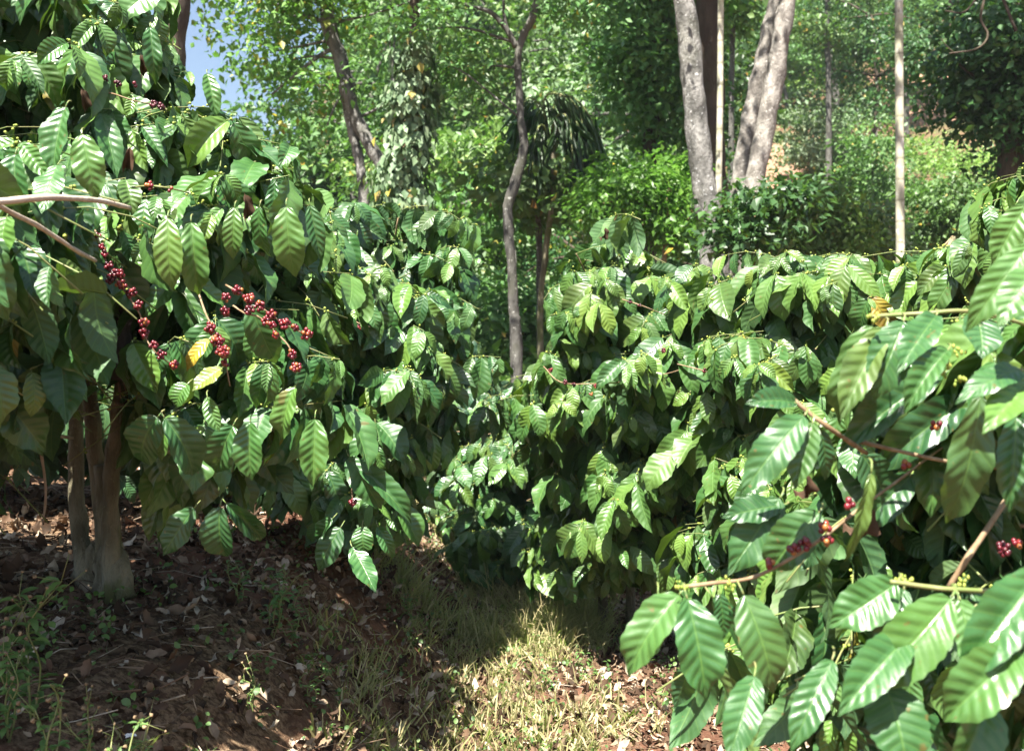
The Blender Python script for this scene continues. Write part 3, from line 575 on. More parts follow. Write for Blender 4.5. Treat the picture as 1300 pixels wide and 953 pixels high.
for pts, r in [(Q([(1205, 745, 0), (1230, 705, 0), (1250, 676, .05), (1300, 600, .15)], 1.7), .0045), (Q([(1000, 500, 0), (1022, 520, 0), (1060, 548, 0), (1100, 575, .1)], 1.8), .004),
               (Q([(1130, 738, 0), (1180, 745, 0), (1215, 748, 0), (1300, 750, .05), (1400, 740, .1)], 1.66), .0038), (Q([(1100, 402, .05), (1170, 398, 0), (1240, 396, 0), (1330, 420, .1)], 1.82), .0038)]:
    a = Acc(); tube(a, pts, r, r, n=8, sub=6, rough=.2); a.build('branch', [M['twig'] if r > .0039 else M['shoot']], rootF, orgF)
rng = np.random.RandomState(31)
for (px, py) in [(866, 744), (928, 741), (1144, 734), (1152, 738), (1214, 742), (1222, 738), (1240, 750), (1195, 470), (1200, 462), (1165, 450), (1220, 445), (1186, 425), (1112, 402), (1240, 388), (1218, 482)]:
    a = Acc()
    for _ in range(9):
        V, Fc = ICO1; s = rng.uniform(.0015, .0032); a.add(V*np.array([s, s, s*1.7])+P(px, py, 1.76)+rng.normal(size=3)*.0045, Fc)
    a.build('bud_cluster', [M['bud']], rootF, orgF)
withered(rootF, orgF, [(P(1022, 600, 2.1), [.3, 0, -1], .085), (P(1105, 640, 1.9), [-.1, 0, -1], .11)], 6)

# ---------------------------------------------------------------- background trees
def crown_acc(rng, blobs, nclump, nleaf, rc, ls, flat=.5, yellow=.02, limbs_from=None, a=None, wood=1, lift=.6, limb_r=.03, nlimb=8):
    a = a or Acc(); C = np.array([b[0] for b in blobs]); RR = np.array([b[1] for b in blobs]); w = np.array([b[2] for b in blobs], float); w /= w.sum()
    k = rng.choice(len(C), nclump, p=w); u = unit(rng.normal(size=(nclump, 3)))
    cc = C[k]+u*RR[k]*rng.uniform(.35, 1.08, (nclump, 1))
    hue = rng.rand(nclump)
    n = nclump*nleaf; ci = np.repeat(np.arange(nclump), nleaf)
    off = rng.normal(size=(n, 3))*rc*np.array([1, 1, flat])*rng.uniform(.6, 1.2, (nclump, 1))[ci]
    pos = cc[ci]+off
    d = rng.normal(size=(n, 3))*.6+off/rc*.4+np.array([0, 0, -.35]); nr = rng.normal(size=(n, 3))*.5+u[ci]*.35+np.array([0, 0, lift])
    t = np.clip(hue[ci]*.5+rng.rand(n)*.5, 0, 1); y = (rng.rand(n) < yellow)*rng.uniform(.4, 1., n)
    place(a, [SIMPLE], rng, pos, d, nr, ls*rng.uniform(.6, 1.25, n), np.stack([t, y, rng.rand(n)], 1), 0, rng.uniform(.8, 1.3, n))
    if limbs_from is not None:
        L = np.asarray(limbs_from)
        for c in cc[rng.choice(nclump, min(nlimb, nclump), replace=False)]:
            s = L[np.argmin(np.sum((L-c)**2, 1)+rng.rand(len(L))*.3)]; m = (s+c)/2+rng.normal(size=3)*.12*np.linalg.norm(c-s)*.6
            tube(a, [s, m, c], limb_r, limb_r*.3, n=5, sub=3, mat=wood)
    return a
TG = 'shade trees behind the coffee bushes'
def tree_px(name, label, cat, trunks, blobs, nclump, nleaf, rc, ls, leafm, barkm, seed, group=None, flat=.5, yellow=.02, limb_r=.03, nlimb=8, extra_limbs=(), rough=.25, lift=.6, sides=14):
    """trunks: list of (world points from top to bottom, radius list); the lowest point is carried down to the ground"""
    rng = np.random.RandomState(seed)
    p = np.array(trunks[0][0][-1]); org = np.array([p[0], p[1], hz(p[0], p[1])])
    root = thing(name, org, label, cat, group); tops = []
    for pts, rad in trunks:
        pts = [np.array(q) for q in pts]; e = pts[-1]; g_ = np.array([e[0], e[1], min(hz(e[0], e[1]), e[2]-.1)-.15]); pts.append(g_)
        a = Acc(); tube(a, pts, 0, n=sides, sub=5, rough=rough, radii=list(rad)+[rad[-1]*1.15]); a.build('trunk', [M[barkm]], root, org)
        tops += [q for q in catmull(pts[:max(2, len(pts)-2)], 3)]
    for pts, r0, r1 in extra_limbs:
        a = Acc(); tube(a, pts, r0, r1, n=8, sub=5, rough=rough); a.build('limb', [M[barkm]], root, org)
    if blobs:
        a = crown_acc(rng, blobs, nclump, nleaf, rc, ls, flat, yellow, tops, limb_r=limb_r, nlimb=nlimb, lift=lift)
        a.build('crown', [M[leafm], M[barkm]], root, org)
    return root, org
def L_(pts, d): return [P(x, y, d) for x, y in pts]
# spotted grey trunk
d = 11.
tree_px('shade_tree', 'big spotted grey trunk leaning left, in front of the dark one, above the right bush', 'tree',
    [(L_([(835, -520), (850, -200), (862, -60), (872, 30), (880, 110), (888, 190), (898, 260), (908, 330)], d), [.07, .095, .10, .105, .11, .115, .12, .14])],
    [B(780, -560, d, 330, 190, 2.2), B(950, -480, d+1, 240, 150, 2)], 110, 50, .35, .16, 'lf_dark', 'bark_g', 101, TG)
tree_px('shade_tree', 'dark brown shaded trunk standing between the spotted trunk and the thin ringed stem', 'tree',
    [(L_([(895, -400), (897, -100), (899, 50), (902, 150), (905, 260), (910, 360)], 13.5), [.12, .15, .16, .16, .17, .2])],
    [B(900, -420, 13.5, 300, 160, 2.5)], 90, 50, .4, .17, 'lf_dark', 'bark_d', 102, TG)
d = 12.2
tree_px('shade_tree', 'pair of pinkish pale trunks leaning right, growing from one foot', 'tree',
    [(L_([(1080, -420), (1030, -150), (992, -20), (970, 70), (952, 150), (941, 220), (935, 320)], d), [.06, .08, .09, .093, .098, .10, .12]),
     (L_([(1090, -500), (1035, -180), (1003, -20), (990, 60), (976, 140), (962, 210), (950, 320)], d-.25), [.06, .08, .098, .10, .103, .105, .12])],
    [B(1090, -500, d, 330, 170, 2.5)], 90, 50, .4, .17, 'lf_dark', 'bark_p', 103, TG)
# centre slender forked tree
d = 11.5
tree_px('forked_tree', 'slender dark forked tree standing in the middle with a kink in its stem', 'tree',
    [(L_([(700, -160), (690, -60), (681, -5), (676, 22), (663, 48), (657, 75), (659, 110), (661, 150), (665, 185), (655, 230), (645, 262), (646, 300), (650, 345), (652, 395), (655, 440)], d), [.025, .03, .035, .04, .042, .038, .038, .04, .05, .058, .055, .052, .052, .055, .065])],
    [B(640, -110, d, 230, 90, 2.0), B(570, 40, d, 75, 22, .9, 1.), B(720, 10, d, 60, 18, .8, .6), B(590, 95, d+.5, 60, 14, .8, .6)], 120, 55, .22, .085, 'lf_mid', 'bark_m', 104, TG, flat=.3, yellow=.03, limb_r=.02, nlimb=14,
    extra_limbs=[(L_([(655, 60), (645, 40), (622, 15), (590, 5), (560, -30)], d), .035, .015), (L_([(681, 0), (700, -20), (730, -60)], d), .03, .012), (L_([(648, 48), (640, 20), (640, -30)], d), .025, .01), (L_([(660, 150), (600, 100), (575, 85)], d+.2), .012, .006)])
# left airy tree with yellowing leaves
d = 13.
tree_px('shade_tree', 'airy tree with yellowing leaves and two leaning pale stems, right of the patch of sky', 'tree',
    [(L_([(405, -80), (418, 30), (432, 75), (440, 110), (452, 150), (470, 185), (490, 220), (505, 260)], d), [.05, .09, .09, .085, .08, .08, .08, .09]),
     (L_([(432, 85), (438, 120), (446, 160), (455, 200), (460, 230), (462, 280)], d+.1), [.06, .065, .06, .06, .06, .065])],
    [B(330, 20, d, 75, 35, 1.2), B(395, 10, d, 60, 40, 1.0), B(345, 80, d, 50, 28, .9, .55), B(400, 120, d, 55, 40, .9, .5), B(350, 160, d+.5, 45, 40, .8, .5), B(300, -50, d, 160, 50, 1.5), B(440, -30, d, 110, 40, 1.2)], 150, 42, .24, .105, 'lf_yel', 'bark_g', 105, TG, flat=.45, yellow=.10, limb_r=.022, nlimb=26,
    extra_limbs=[(L_([(425, 60), (400, 75), (375, 95), (345, 120)], d), .03, .012), (L_([(418, 30), (380, 20), (330, 40)], d), .03, .01), (L_([(440, 110), (425, 135), (415, 160)], d), .02, .008), (L_([(455, 150), (490, 130), (500, 100)], d), .02, .008)])
# dark trunk behind the left bush
tree_px('shade_tree', 'dark trunk showing behind the top of the left coffee bush beside the sky', 'tree',
    [(L_([(238, -300), (225, -60), (218, 40), (210, 110), (200, 220), (190, 420)], 7.5), [.1, .1, .1, .1, .11, .13])], [B(200, -430, 7.5, 300, 120, 1.5)], 60, 50, .3, .14, 'lf_dark', 'bark_d', 106, TG)
# dense dark leafy tree
d = 15.
tree_px('leafy_tree', 'dense dark green tree hanging over the lime green shrub, left of the spotted trunk', 'tree',
    [(L_([(850, -250), (838, -50), (830, 100), (825, 230), (822, 340)], d), [.08, .1, .11, .12, .13])],
    [B(840, 30, d, 75, 75, 1.3), B(800, 70, d-.5, 42, 75, .8), B(840, 140, d-.2, 65, 60, 1.), B(800, -60, d, 130, 90, 1.5)], 190, 60, .26, .13, 'lf_mid', 'bark_d', 107, TG, yellow=.005)
# lime shrub
d = 12.
tree_px('leafy_shrub', 'bright lime green shrub below the dense dark tree, left of the spotted trunk', 'shrub',
    [(L_([(820, 240), (815, 300), (812, 360)], d), [.02, .03, .035]), (L_([(850, 240), (846, 300), (842, 370)], d), [.02, .025, .03])],
    [B(800, 250, d, 62, 48, .7), B(850, 245, d+.3, 45, 50, .6), B(765, 255, d, 32, 32, .5), B(860, 300, d, 40, 30, .5)], 150, 50, .15, .085, 'lf_lime', 'twig', 108, yellow=0., limb_r=.012, nlimb=22)
# shrub in front of the twin trunks
d = 9.5
tree_px('leafy_shrub', 'dark leaved shrub at the foot of the pair of pinkish trunks', 'shrub',
    [(L_([(965, 270), (962, 320), (958, 380)], d), [.015, .02, .025])], [B(960, 275, d, 45, 35, .5), B(1000, 250, d, 25, 22, .3), B(930, 300, d, 30, 25, .3)], 60, 45, .12, .095, 'lf_dark', 'twig', 109, limb_r=.01, nlimb=12, yellow=.01)
for lab, cx, cy, rx, ry, d_, lm, sd_n in [
    ('broad light green shrub right of the twin trunks, below the red earth patch', 1035, 280, 62, 48, 14.5, 'lf_yel', 131),
    ('smaller pale green shrub between the broad light green one and the pale ringed palm stem', 1098, 295, 35, 32, 15.5, 'lf_grey', 132),
    ('olive green shrub right of the pale ringed palm stem, in front of the dark slope', 1190, 262, 42, 40, 19, 'lf_mid', 133)]:
    tree_px('leafy_shrub', lab, 'shrub', [(L_([(cx, cy-10), (cx-3, cy+30), (cx-5, cy+90)], d_), [.02, .025, .03])], [B(cx, cy, d_, rx, ry, .8), B(cx+rx*.5, cy+ry*.7, d_, rx*.7, ry*.7, .6), B(cx-rx*.5, cy+ry*.8, d_, rx*.6, ry*.6, .6)], 110, 50, .17, .10, lm, 'twig', sd_n, limb_r=.012, nlimb=14)
# ringed palm stems
for nm, lab, pts, rad, cx in [
    ('areca_palm', 'tall pale ringed palm stem rising alone above the right coffee bush', L_([(1138, -450), (1140, -150), (1141, 0), (1142, 150), (1143, 320), (1145, 420)], 12.5), [.035, .042, .046, .048, .05, .055], 1138),
    ('areca_palm', 'thin ringed palm stem between the dark trunk and the twin pinkish trunks', L_([(916, -480), (915, -150), (915, 0), (914, 140), (912, 260), (912, 380)], 11.8), [.026, .03, .032, .034, .036, .04], 916)]:
    org = np.array([pts[-1][0], pts[-1][1], hz(pts[-1][0], pts[-1][1])]); root = thing(nm, org, lab, 'palm', 'ringed palm stems behind the coffee')
    a = Acc(); tube(a, pts+[np.array([pts[-1][0], pts[-1][1], org[2]-.1])], 0, n=14, sub=5, radii=rad+[rad[-1]]); a.build('trunk', [M['areca']], root, org)
    top = pts[0]; rng = np.random.RandomState(7)
    for k in range(9):
        az = k*2.4+rng.rand(); o = np.array([math.cos(az), math.sin(az), 0]); a = Acc()
        fp = [top+o*r*1.0+np.array([0, 0, .5*r-.42*r*r]) for r in np.linspace(0, 2.0, 6)]; tube(a, fp, .018, .006, n=5, sub=2, mat=1)
        q = catmull(fp, 8); sd = np.cross(o, [0, 0, 1.])
        for s in (-1, 1): place(a, [SIMPLE], rng, q[4:], sd*s+o*.5+np.array([0, 0, -.5])+rng.normal(size=(len(q)-4, 3))*.1, np.tile([0, 0, 1.], (len(q)-4, 1)), .5, (.4, 0, .5), 0, .22)
        a.build('frond', [M['lf_mid'], M['shoot']], root, org)
# drooping palm
d = 13.2
org = P(690, 440, d); org[2] = hz(org[0], org[1]); root = thing('drooping_palm', org, 'dark palm with long weeping fronds just right of the slender forked tree', 'palm')
a = Acc(); tube(a, L_([(700, 175), (703, 215), (700, 260), (692, 330), (686, 410)], d)+[org-np.array([0, 0, .1])], .028, .04, n=12, sub=4, rough=.3); a.build('trunk', [M['bark_c']], root, org)
rng = np.random.RandomState(9)
for k, (pts, dep, dens) in enumerate([([(700, 190), (690, 140), (672, 124), (664, 135)], -.2, 1.), ([(700, 190), (704, 130), (728, 124), (752, 155), (762, 205)], 0, 1.), ([(700, 190), (690, 128), (712, 120), (735, 140), (742, 185)], -.4, 1.), ([(700, 195), (715, 150), (735, 160), (740, 215)], -.5, 1.),
                                  ([(700, 195), (705, 150), (722, 152), (728, 215)], -.7, 1.), ([(700, 195), (690, 160), (680, 170), (676, 215)], -.5, .8), ([(700, 200), (680, 130), (655, 145), (648, 175)], .5, .8), ([(702, 195), (728, 145), (752, 172), (764, 228)], .7, 1.)]):
    a = Acc(); t = np.linspace(0, 1, len(pts)); fp = [P(x, y, d+dep*tt) for (x, y), tt in zip(pts, t)]
    tube(a, fp, .02, .006, n=5, sub=3, mat=1); q = catmull(fp, 14)[10:]; q = np.repeat(q, 2, 0)[::2]; q = q+rng.normal(size=q.shape)*.03
    dirs = np.tile([0, 0, -1.], (len(q), 1))+.55*np.repeat(unit(np.gradient(catmull(fp, 14)[10:], axis=0)), 2, 0)[::2]+rng.normal(size=(len(q), 3))*.16
    place(a, [SIMPLE], rng, q, dirs, rng.normal(size=(len(q), 3))+np.array([0, -1, 0]), rng.uniform(.2, .75, len(q)), np.stack([rng.rand(len(q))*.6, np.zeros(len(q)), rng.rand(len(q))], 1), 0, .13)
    a.build('frond', [M['lf_dark'], M['shoot']], root, org)
# pepper vine on a post tree
d = 12.
root, org = tree_px('supporting_trunk', 'trunk almost hidden under climbing vine, left of centre', 'tree', [(L_([(527, -60), (526, 60), (520, 150), (512, 240), (505, 330)], d), [.05, .06, .07, .07, .08])], [B(545, -90, d, 100, 60, 1.2)], 50, 45, .25, .1, 'lf_mid', 'bark_d', 110, TG)
rng = np.random.RandomState(12); n = 2600; t = rng.rand(n); cx = np.interp(t, [0, .5, 1], [527, 520, 508]); wd = np.interp(t, [0, .3, .7, 1], [14, 24, 26, 32])
q = np.stack([P(x, 55+tt*210, d) for x, tt in zip(cx, t)]); ang = rng.rand(n)*6.28; lump = np.array([noise.noise(Vector((tt*7, math.cos(g_)*1.2, math.sin(g_)*1.2))) for tt, g_ in zip(t, ang)]); rr = wd/F*d*(.55+.5*rng.rand(n)+1.1*np.maximum(lump, -.3))
outv = np.stack([np.cos(ang), np.sin(ang), np.zeros(n)], 1); q = q+outv*rr[:, None]+rng.normal(size=(n, 3))*.05
a = Acc(); place(a, [SIMPLE], rng, q, np.tile([0, 0, -1.], (n, 1))+rng.normal(size=(n, 3))*.3+outv*.3, outv+np.array([0, 0, .4])+rng.normal(size=(n, 3))*.3, rng.uniform(.08, .14, n), np.stack([rng.rand(n), (rng.rand(n) < .02)*.7, rng.rand(n)], 1), 0, 1.3)
for k in range(7):
    tt = np.linspace(0, 1, 24); sp = [P(np.interp(x, [0, 1], [527, 508]), 60+x*250, d)+np.array([math.cos(k+x*(6+k)), math.sin(k+x*(6+k)), 0])*.11 for x in tt]; tube(a, sp, .008, .012, n=5, sub=1, mat=1)
tag(a.build('climbing_vine', [M['lf_grey'], M['twig']], None, org), 'grey green climbing vine wrapped in hanging leaves round the trunk left of centre', 'vine')
# thin distant trunks
for lab, pts, rad, dd, lm, bl in [
    ('thin straight grey stem far off, left of the vine covered trunk', [(500, -120), (497, 0), (498, 60), (500, 140), (505, 260)], .07, 24, 'lf_mid', [(505, -40, 70, 50), (480, 40, 40, 25)]),
    ('thin dark bare stemmed tree far up the slope, left of the pale palm stem', [(1050, -60), (1050, 20), (1050, 60), (1052, 110)], .09, 34, 'lf_mid', [(1050, -10, 45, 30), (1030, 35, 30, 10), (1065, 45, 20, 8)]),
    ('slim brown stem standing just right of the slender forked tree, below the palm', [(683, 240), (684, 300), (685, 360), (686, 420)], .045, 14, 'lf_mid', [(670, 240, 50, 30)]),
    ('pale thin stem left of the twin trunks high on the slope', [(932, -100), (931, 20), (930, 60), (928, 200)], .06, 22, 'lf_mid', [(925, 10, 30, 40)])]:
    P0 = L_(pts, dd)
    tree_px('slender_tree', lab, 'tree', [(P0, [rad*.6]+[rad*.9]*(len(pts)-2)+[rad])], [B(x, y, dd, rx, ry, 1.3) for x, y, rx, ry in bl], 40, 40, .3, .17, lm, 'bark_m', 120+dd, limb_r=.025, sides=8)
# right dark overhanging tree with bare twigs
d = 14.
root, org = tree_px('leafy_tree', 'dark dense tree filling the upper right corner with a bare crooked bough', 'tree',
    [(L_([(1300, -250), (1290, 0), (1285, 150), (1282, 330)], d), [.12, .14, .15, .17])],
    [B(1265, 60, d, 62, 75, 1.2), B(1300, 10, d, 60, 80, 1.2), B(1290, 130, d, 50, 55, 1.), B(1240, 110, d+.5, 40, 45, .8), B(1330, 120, d, 60, 120, 1.2)], 230, 60, .26, .12, 'lf_dark', 'bark_d', 111, TG, yellow=.0,
    extra_limbs=[(L_([(1290, 40), (1262, -20), (1245, 20), (1254, 45), (1240, 62), (1205, 68)], 12.2), .02, .008), (L_([(1245, -10), (1225, 15), (1200, 14)], 12.2), .012, .006), (L_([(1210, 66), (1203, 60), (1195, 50)], 12.2), .008, .004)])

# ---------------------------------------------------------------- hillside wood (trees and shrubs one can tell apart)
def proto_tree(seed, h, cw, leafm, barkm, ls, ncl, nl, rc, flat, yellow=.02, layered=False, shrub=False):
    rng = np.random.RandomState(seed); parts = []
    hgt0 = 0 if shrub else h*.35
    bl = []
    for k in range(5 if shrub else 8):
        az = rng.rand()*6.28; r = cw*rng.uniform(.1, .6); z = rng.uniform(hgt0+.1*h, h*.88)
        bl.append((np.array([math.cos(az)*r, math.sin(az)*r, z]), np.array([cw*.5, cw*.5, h*(.08 if layered else .2)])*rng.uniform(.7, 1.2), 1.))
    st = [np.array([0, 0, -.4]), np.array([.05, .03, h*.2]), rng.normal(size=3)*.08*h*.3+np.array([0, 0, h*.45]), rng.normal(size=3)*.03*h+np.array([0, 0, h*.8])]
    a = Acc(); tube(a, st, h*.022, h*.006, n=8, sub=4, rough=.2); parts.append(('trunk', a, [M[barkm]]))
    a = crown_acc(rng, bl, ncl, nl, rc, ls, flat, yellow, catmull(st, 3)[3:], limb_r=h*.006, nlimb=12); parts.append(('crown', a, [M[leafm], M[barkm]]))
    return parts
PROT = {}
def add_copy(kind, spec, px, d, scale, label, cat, group, rng, name, base_py=None):
    p = P(px, HOR, d); z = hz(p[0], p[1]); loc = (p[0], p[1], z-.1)
    root = thing(name, loc, label, cat, group); root.rotation_euler.z = rng.rand()*6.28; root.scale = (scale*rng.uniform(.9, 1.1),)*2+(scale,)
    if kind not in PROT:
        PROT[kind] = [(n, a.build(n, m, root)) for n, a, m in proto_tree(*spec[0], **spec[1])]
    else:
        for n, o in PROT[kind]:
            c = o.copy(); COL.objects.link(c); c.parent = root
    return root
K = {'mid': ((201, 7, 2.6, 'lf_mid', 'bark_m', .17, 120, 62, .30, .5), {}), 'yel': ((202, 6, 2.6, 'lf_yel', 'bark_m', .16, 120, 62, .28, .4), dict(layered=True, yellow=.04)),
     'dark': ((203, 7.5, 2.6, 'lf_dark', 'bark_d', .17, 130, 62, .31, .5), {}), 'grey': ((204, 6.5, 2.6, 'lf_grey', 'bark_m', .15, 120, 62, .28, .5), dict(yellow=.05)),
     'lay': ((205, 6, 3.0, 'lf_mid', 'bark_m', .17, 110, 60, .34, .28), dict(layered=True)),
     'syel': ((206, 2.0, 1.3, 'lf_yel', 'twig', .13, 90, 45, .2, .6), dict(shrub=True, yellow=.03)), 'smid': ((207, 2.0, 1.3, 'lf_mid', 'twig', .13, 90, 45, .2, .6), dict(shrub=True)),
     'sdark': ((208, 2.2, 1.4, 'lf_dark', 'twig', .13, 90, 45, .22, .6), dict(shrub=True)), 'sgrey': ((209, 2.0, 1.3, 'lf_grey', 'twig', .12, 90, 45, .2, .6), dict(shrub=True))}
rng = np.random.RandomState(77)
HT = 'trees on the hillside'; HS = 'shrubs on the slope'
for kind, px, d, sc, lab in [
    ('lay', 575, 17, 1.05, 'light green layered tree between the vine covered trunk and the slender forked tree'),
    ('yel', 600, 21, 1.1, 'yellow green tree just left of the slender forked tree, behind the layered one'),
    ('yel', 545, 23, 1.0, 'yellow green tree directly behind the vine covered trunk'),
    ('grey', 760, 24, 1.2, 'grey green hazy tree behind the drooping palm'),
    ('grey', 715, 29, 1.2, 'grey green tree up the slope above the drooping palm'),
    ('mid', 660, 27, 1.2, 'mid green tree rising behind the fork of the slender tree'),
    ('mid', 455, 26, 1.2, 'mid green tree seen between the two leaning pale stems'),
    ('dark', 400, 27, .85, 'dark green tree behind the airy yellowing one, near the sky patch'),
    ('mid', 500, 33, 1.2, 'green tree on the ridge under the little strip of sky'),
    ('dark', 560, 36, 1.3, 'dark crowned tree on the upper slope left of the forked tree'),
    ('grey', 620, 38, 1.3, 'greyish tree high on the slope straight above the layered tree'),
    ('mid', 700, 40, 1.3, 'green tree high on the slope above the palm at the top edge'),
    ('mid', 790, 33, 1.3, 'mid green tree deep behind the dense dark tree'),
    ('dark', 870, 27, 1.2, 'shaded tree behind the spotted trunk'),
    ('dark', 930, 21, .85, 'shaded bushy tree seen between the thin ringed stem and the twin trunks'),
    ('lay', 1000, 46, .9, 'feathery light tree high between the twin trunks and the bare stemmed tree'),
    ('mid', 1108, 27, .7, 'full leafy tree just left of the tall pale palm stem'),
    ('dark', 1105, 35, .95, 'dark tree rising behind the leafy one left of the pale palm stem'),
    ('mid', 1150, 46, 1.1, 'mid green tree behind the pale palm stem, above the red bare earth'),
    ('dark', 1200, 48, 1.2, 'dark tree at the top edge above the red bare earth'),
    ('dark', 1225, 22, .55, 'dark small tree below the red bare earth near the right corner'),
    ('mid', 1060, 46, 1.2, 'far green tree at the top edge behind the bare stemmed tree'),
    ('grey', 640, 19, .75, 'greyish leafy small tree behind the kink of the slender forked tree'),
    ('dark', 740, 20, .7, 'dark low tree between the drooping palm and the lime shrub'),
    ('mid', 340, 30, .8, 'hazy green tree low behind the left bush, left of the leaning pale stems')]:
    add_copy(kind, K[kind], px, d, sc, lab, 'tree', HT, rng, 'hillside_tree')
for kind, px, d, sc, lab in [
    ('syel', 1050, 15, 1.15, 'yellow green shrub with pale tips right of the twin trunks, above the right bush'),
    ('syel', 1085, 17, 1.0, 'yellow green shrub between the twin trunks shrub and the pale palm stem'),
    ('syel', 1180, 18, 1.1, 'olive shrub in half shade just right of the pale palm stem'),
    ('syel', 1215, 17, 1.0, 'olive shrub second right of the pale palm stem'),
    ('sdark', 1115, 19, 1.2, 'shaded dark shrub left of the pale palm stem foot'),
    ('sdark', 1240, 20, 1.3, 'shaded dark shrub under the upper right tree'),
    ('sdark', 1165, 24, 1.2, 'dark shrub on the slope beside the red bare earth'),
    ('smid', 1008, 19, .9, 'leafy shrub tucked against the right side of the twin trunks'),
    ('smid', 1000, 29, 1.0, 'mid green shrub left of the lower red earth patch'),
    ('smid', 1050, 36, .8, 'mid green shrub above the lower red earth patch, below the bare stemmed tree'),
    ('sgrey', 1035, 37, 1.3, 'pale grassy looking shrub at the foot of the bare stemmed tree'),
    ('sgrey', 1075, 39, 1.2, 'pale shrub right of the bare stemmed tree foot'),
    ('smid', 1130, 27, 1.2, 'green shrub left of the pale palm stem halfway up the slope'),
    ('syel', 600, 13, 1.0, 'light green shrub left of the slender forked tree foot'),
    ('syel', 560, 15, 1.5, 'yellowish shrub below the layered tree'),
    ('syel', 625, 14.5, 1.35, 'yellowish shrub touching the left side of the forked tree foot'),
    ('smid', 715, 15, 1.1, 'green shrub right of the slim brown stem'),
    ('sdark', 690, 17, 1.1, 'shaded shrub behind the slim brown stem'),
    ('sgrey', 660, 16, 1.3, 'grey green shrub between the forked tree foot and the slim brown stem'),
    ('sgrey', 630, 12, .75, 'greyish low shrub in front of the forked tree foot'),
    ('smid', 735, 13, .9, 'green shrub left of the lime shrub, behind the sunlit coffee bush'),
    ('sdark', 480, 14, 1.2, 'dark shrub at the foot of the vine covered trunk'),
    ('smid', 440, 15, 1.2, 'green shrub below the two leaning pale stems'),
    ('syel', 400, 17, 1.3, 'yellowish shrub left of the leaning pale stems, behind the left bush'),
    ('sdark', 880, 14, 1.2, 'dark shrub behind the foot of the spotted trunk'),
    ('smid', 920, 15, 1.2, 'green shrub between the spotted trunk foot and the twin trunks'),
    ('syel', 1270, 15, .9, 'bright small shrub below the upper right dark tree')]:
    add_copy(kind, K[kind], px, d, sc, lab, 'shrub', HS, rng, 'slope_shrub')
# undergrowth and far wood : uncountable
def hill_cover():
    rng = np.random.RandomState(5); n = 5200
    y = 12+ (rng.rand(n)**.8)*46; x = y*rng.uniform(-.52, .52, n)+rng.normal(size=n)
    ok = np.ones(n, bool)
    for cx, cy, rx, ry in BARE: ok &= ((x-cx)/(rx*1.35))**2+((y-cy+1.2)/(ry*2.0))**2 > 1.0
    x = x[ok]; y = y[ok]; n = len(x)
    z = hgt(x, y)+np.array([noise.noise(Vector((q, w, 3)))for q, w in zip(x*.35, y*.35)])*.5*sst(16, 26, y)
    nl = 44; h = rng.uniform(.2, .8, n); ci = np.repeat(np.arange(n), nl); N = n*nl
    sp = .28+.012*y
    off = rng.normal(size=(N, 3))*np.stack([sp[ci], sp[ci], h[ci]*.3], 1)
    pos = np.stack([x, y, z+h*.45], 1)[ci]+off
    pos[:, 2] = np.maximum(pos[:, 2], z[ci]+.02)
    zone = np.array([noise.noise(Vector((q*.16, w*.16, 9))) for q, w in zip(x, y)])
    t = np.clip(.45+zone*.9+rng.rand(n)*.3, 0, 1)[ci]*.7+rng.rand(N)*.3
    ax_ = x/y; mats = np.where(zone > .12, 0, np.where(zone < -.15, 2, 1)); mats = np.where((ax_ > .29) & (y < 36) & (rng.rand(n) < .88), 3, mats)  # right-hand slope mostly takes the dark leaves: its shade is painted as leaf colour
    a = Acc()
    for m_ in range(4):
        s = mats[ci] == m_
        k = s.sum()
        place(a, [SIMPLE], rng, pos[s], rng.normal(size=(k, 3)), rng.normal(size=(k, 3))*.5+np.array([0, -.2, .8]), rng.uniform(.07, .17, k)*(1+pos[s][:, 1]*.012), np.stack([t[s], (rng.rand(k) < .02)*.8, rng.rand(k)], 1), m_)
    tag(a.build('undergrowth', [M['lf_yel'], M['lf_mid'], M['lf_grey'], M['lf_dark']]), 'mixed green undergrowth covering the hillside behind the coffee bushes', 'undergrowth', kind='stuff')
hill_cover()
rng = np.random.RandomState(8); a = None
bl = []
for k in range(75):
    d = rng.uniform(48, 85); px = rng.uniform(330, 1400); x = (px-650)/F*d; z = hz(x, d)
    if px < 480: z -= 2
    bl.append((np.array([x, d, z+2.2]), np.array([3.2, 3.2, 2.8])*rng.uniform(.7, 1.2), 1.))
a = crown_acc(rng, bl, 1700, 38, .75, .42, .5, .01)
tag(a.build('far_forest', [M['lf_mid'], M['bark_m']]), 'far wooded ridge reading as one green mass along the top', 'forest', kind='stuff')

# ---------------------------------------------------------------- near ground cover
rng = np.random.RandomState(41)
def gz(x, y):
    return np.array([float(hgt(q, w))+.055*noise.fractal(Vector((q*1.1, w*1.1, 0)), .8, 2.1, 5) for q, w in zip(x, y)])
n = 19000; y = 2.4+rng.rand(n)**.8*7.5; x = y*rng.uniform(-.5, .42, n); z = gz(x, y)+.008
a = Acc(); place(a, TPL_DRY, rng, np.stack([x, y, z], 1), rng.normal(size=(n, 3))*np.array([1, 1, .22]), np.array([0, 0, 1.])+rng.normal(size=(n, 3))*.4, rng.uniform(.02, .085, n), np.stack([rng.rand(n)**1.3, rng.rand(n), rng.rand(n)], 1))
n3 = 6000; y = 3.4+rng.rand(n3)*4.2; x = rng.normal(size=n3)*.75+.15; z = gz(x, y)+.01
place(a, TPL_DRY, rng, np.stack([x, y, z], 1), rng.normal(size=(n3, 3))*np.array([1, 1, .3]), np.array([0, 0, 1.])+rng.normal(size=(n3, 3))*.5, rng.uniform(.015, .065, n3), np.stack([.35+.65*rng.rand(n3), rng.rand(n3), rng.rand(n3)], 1))
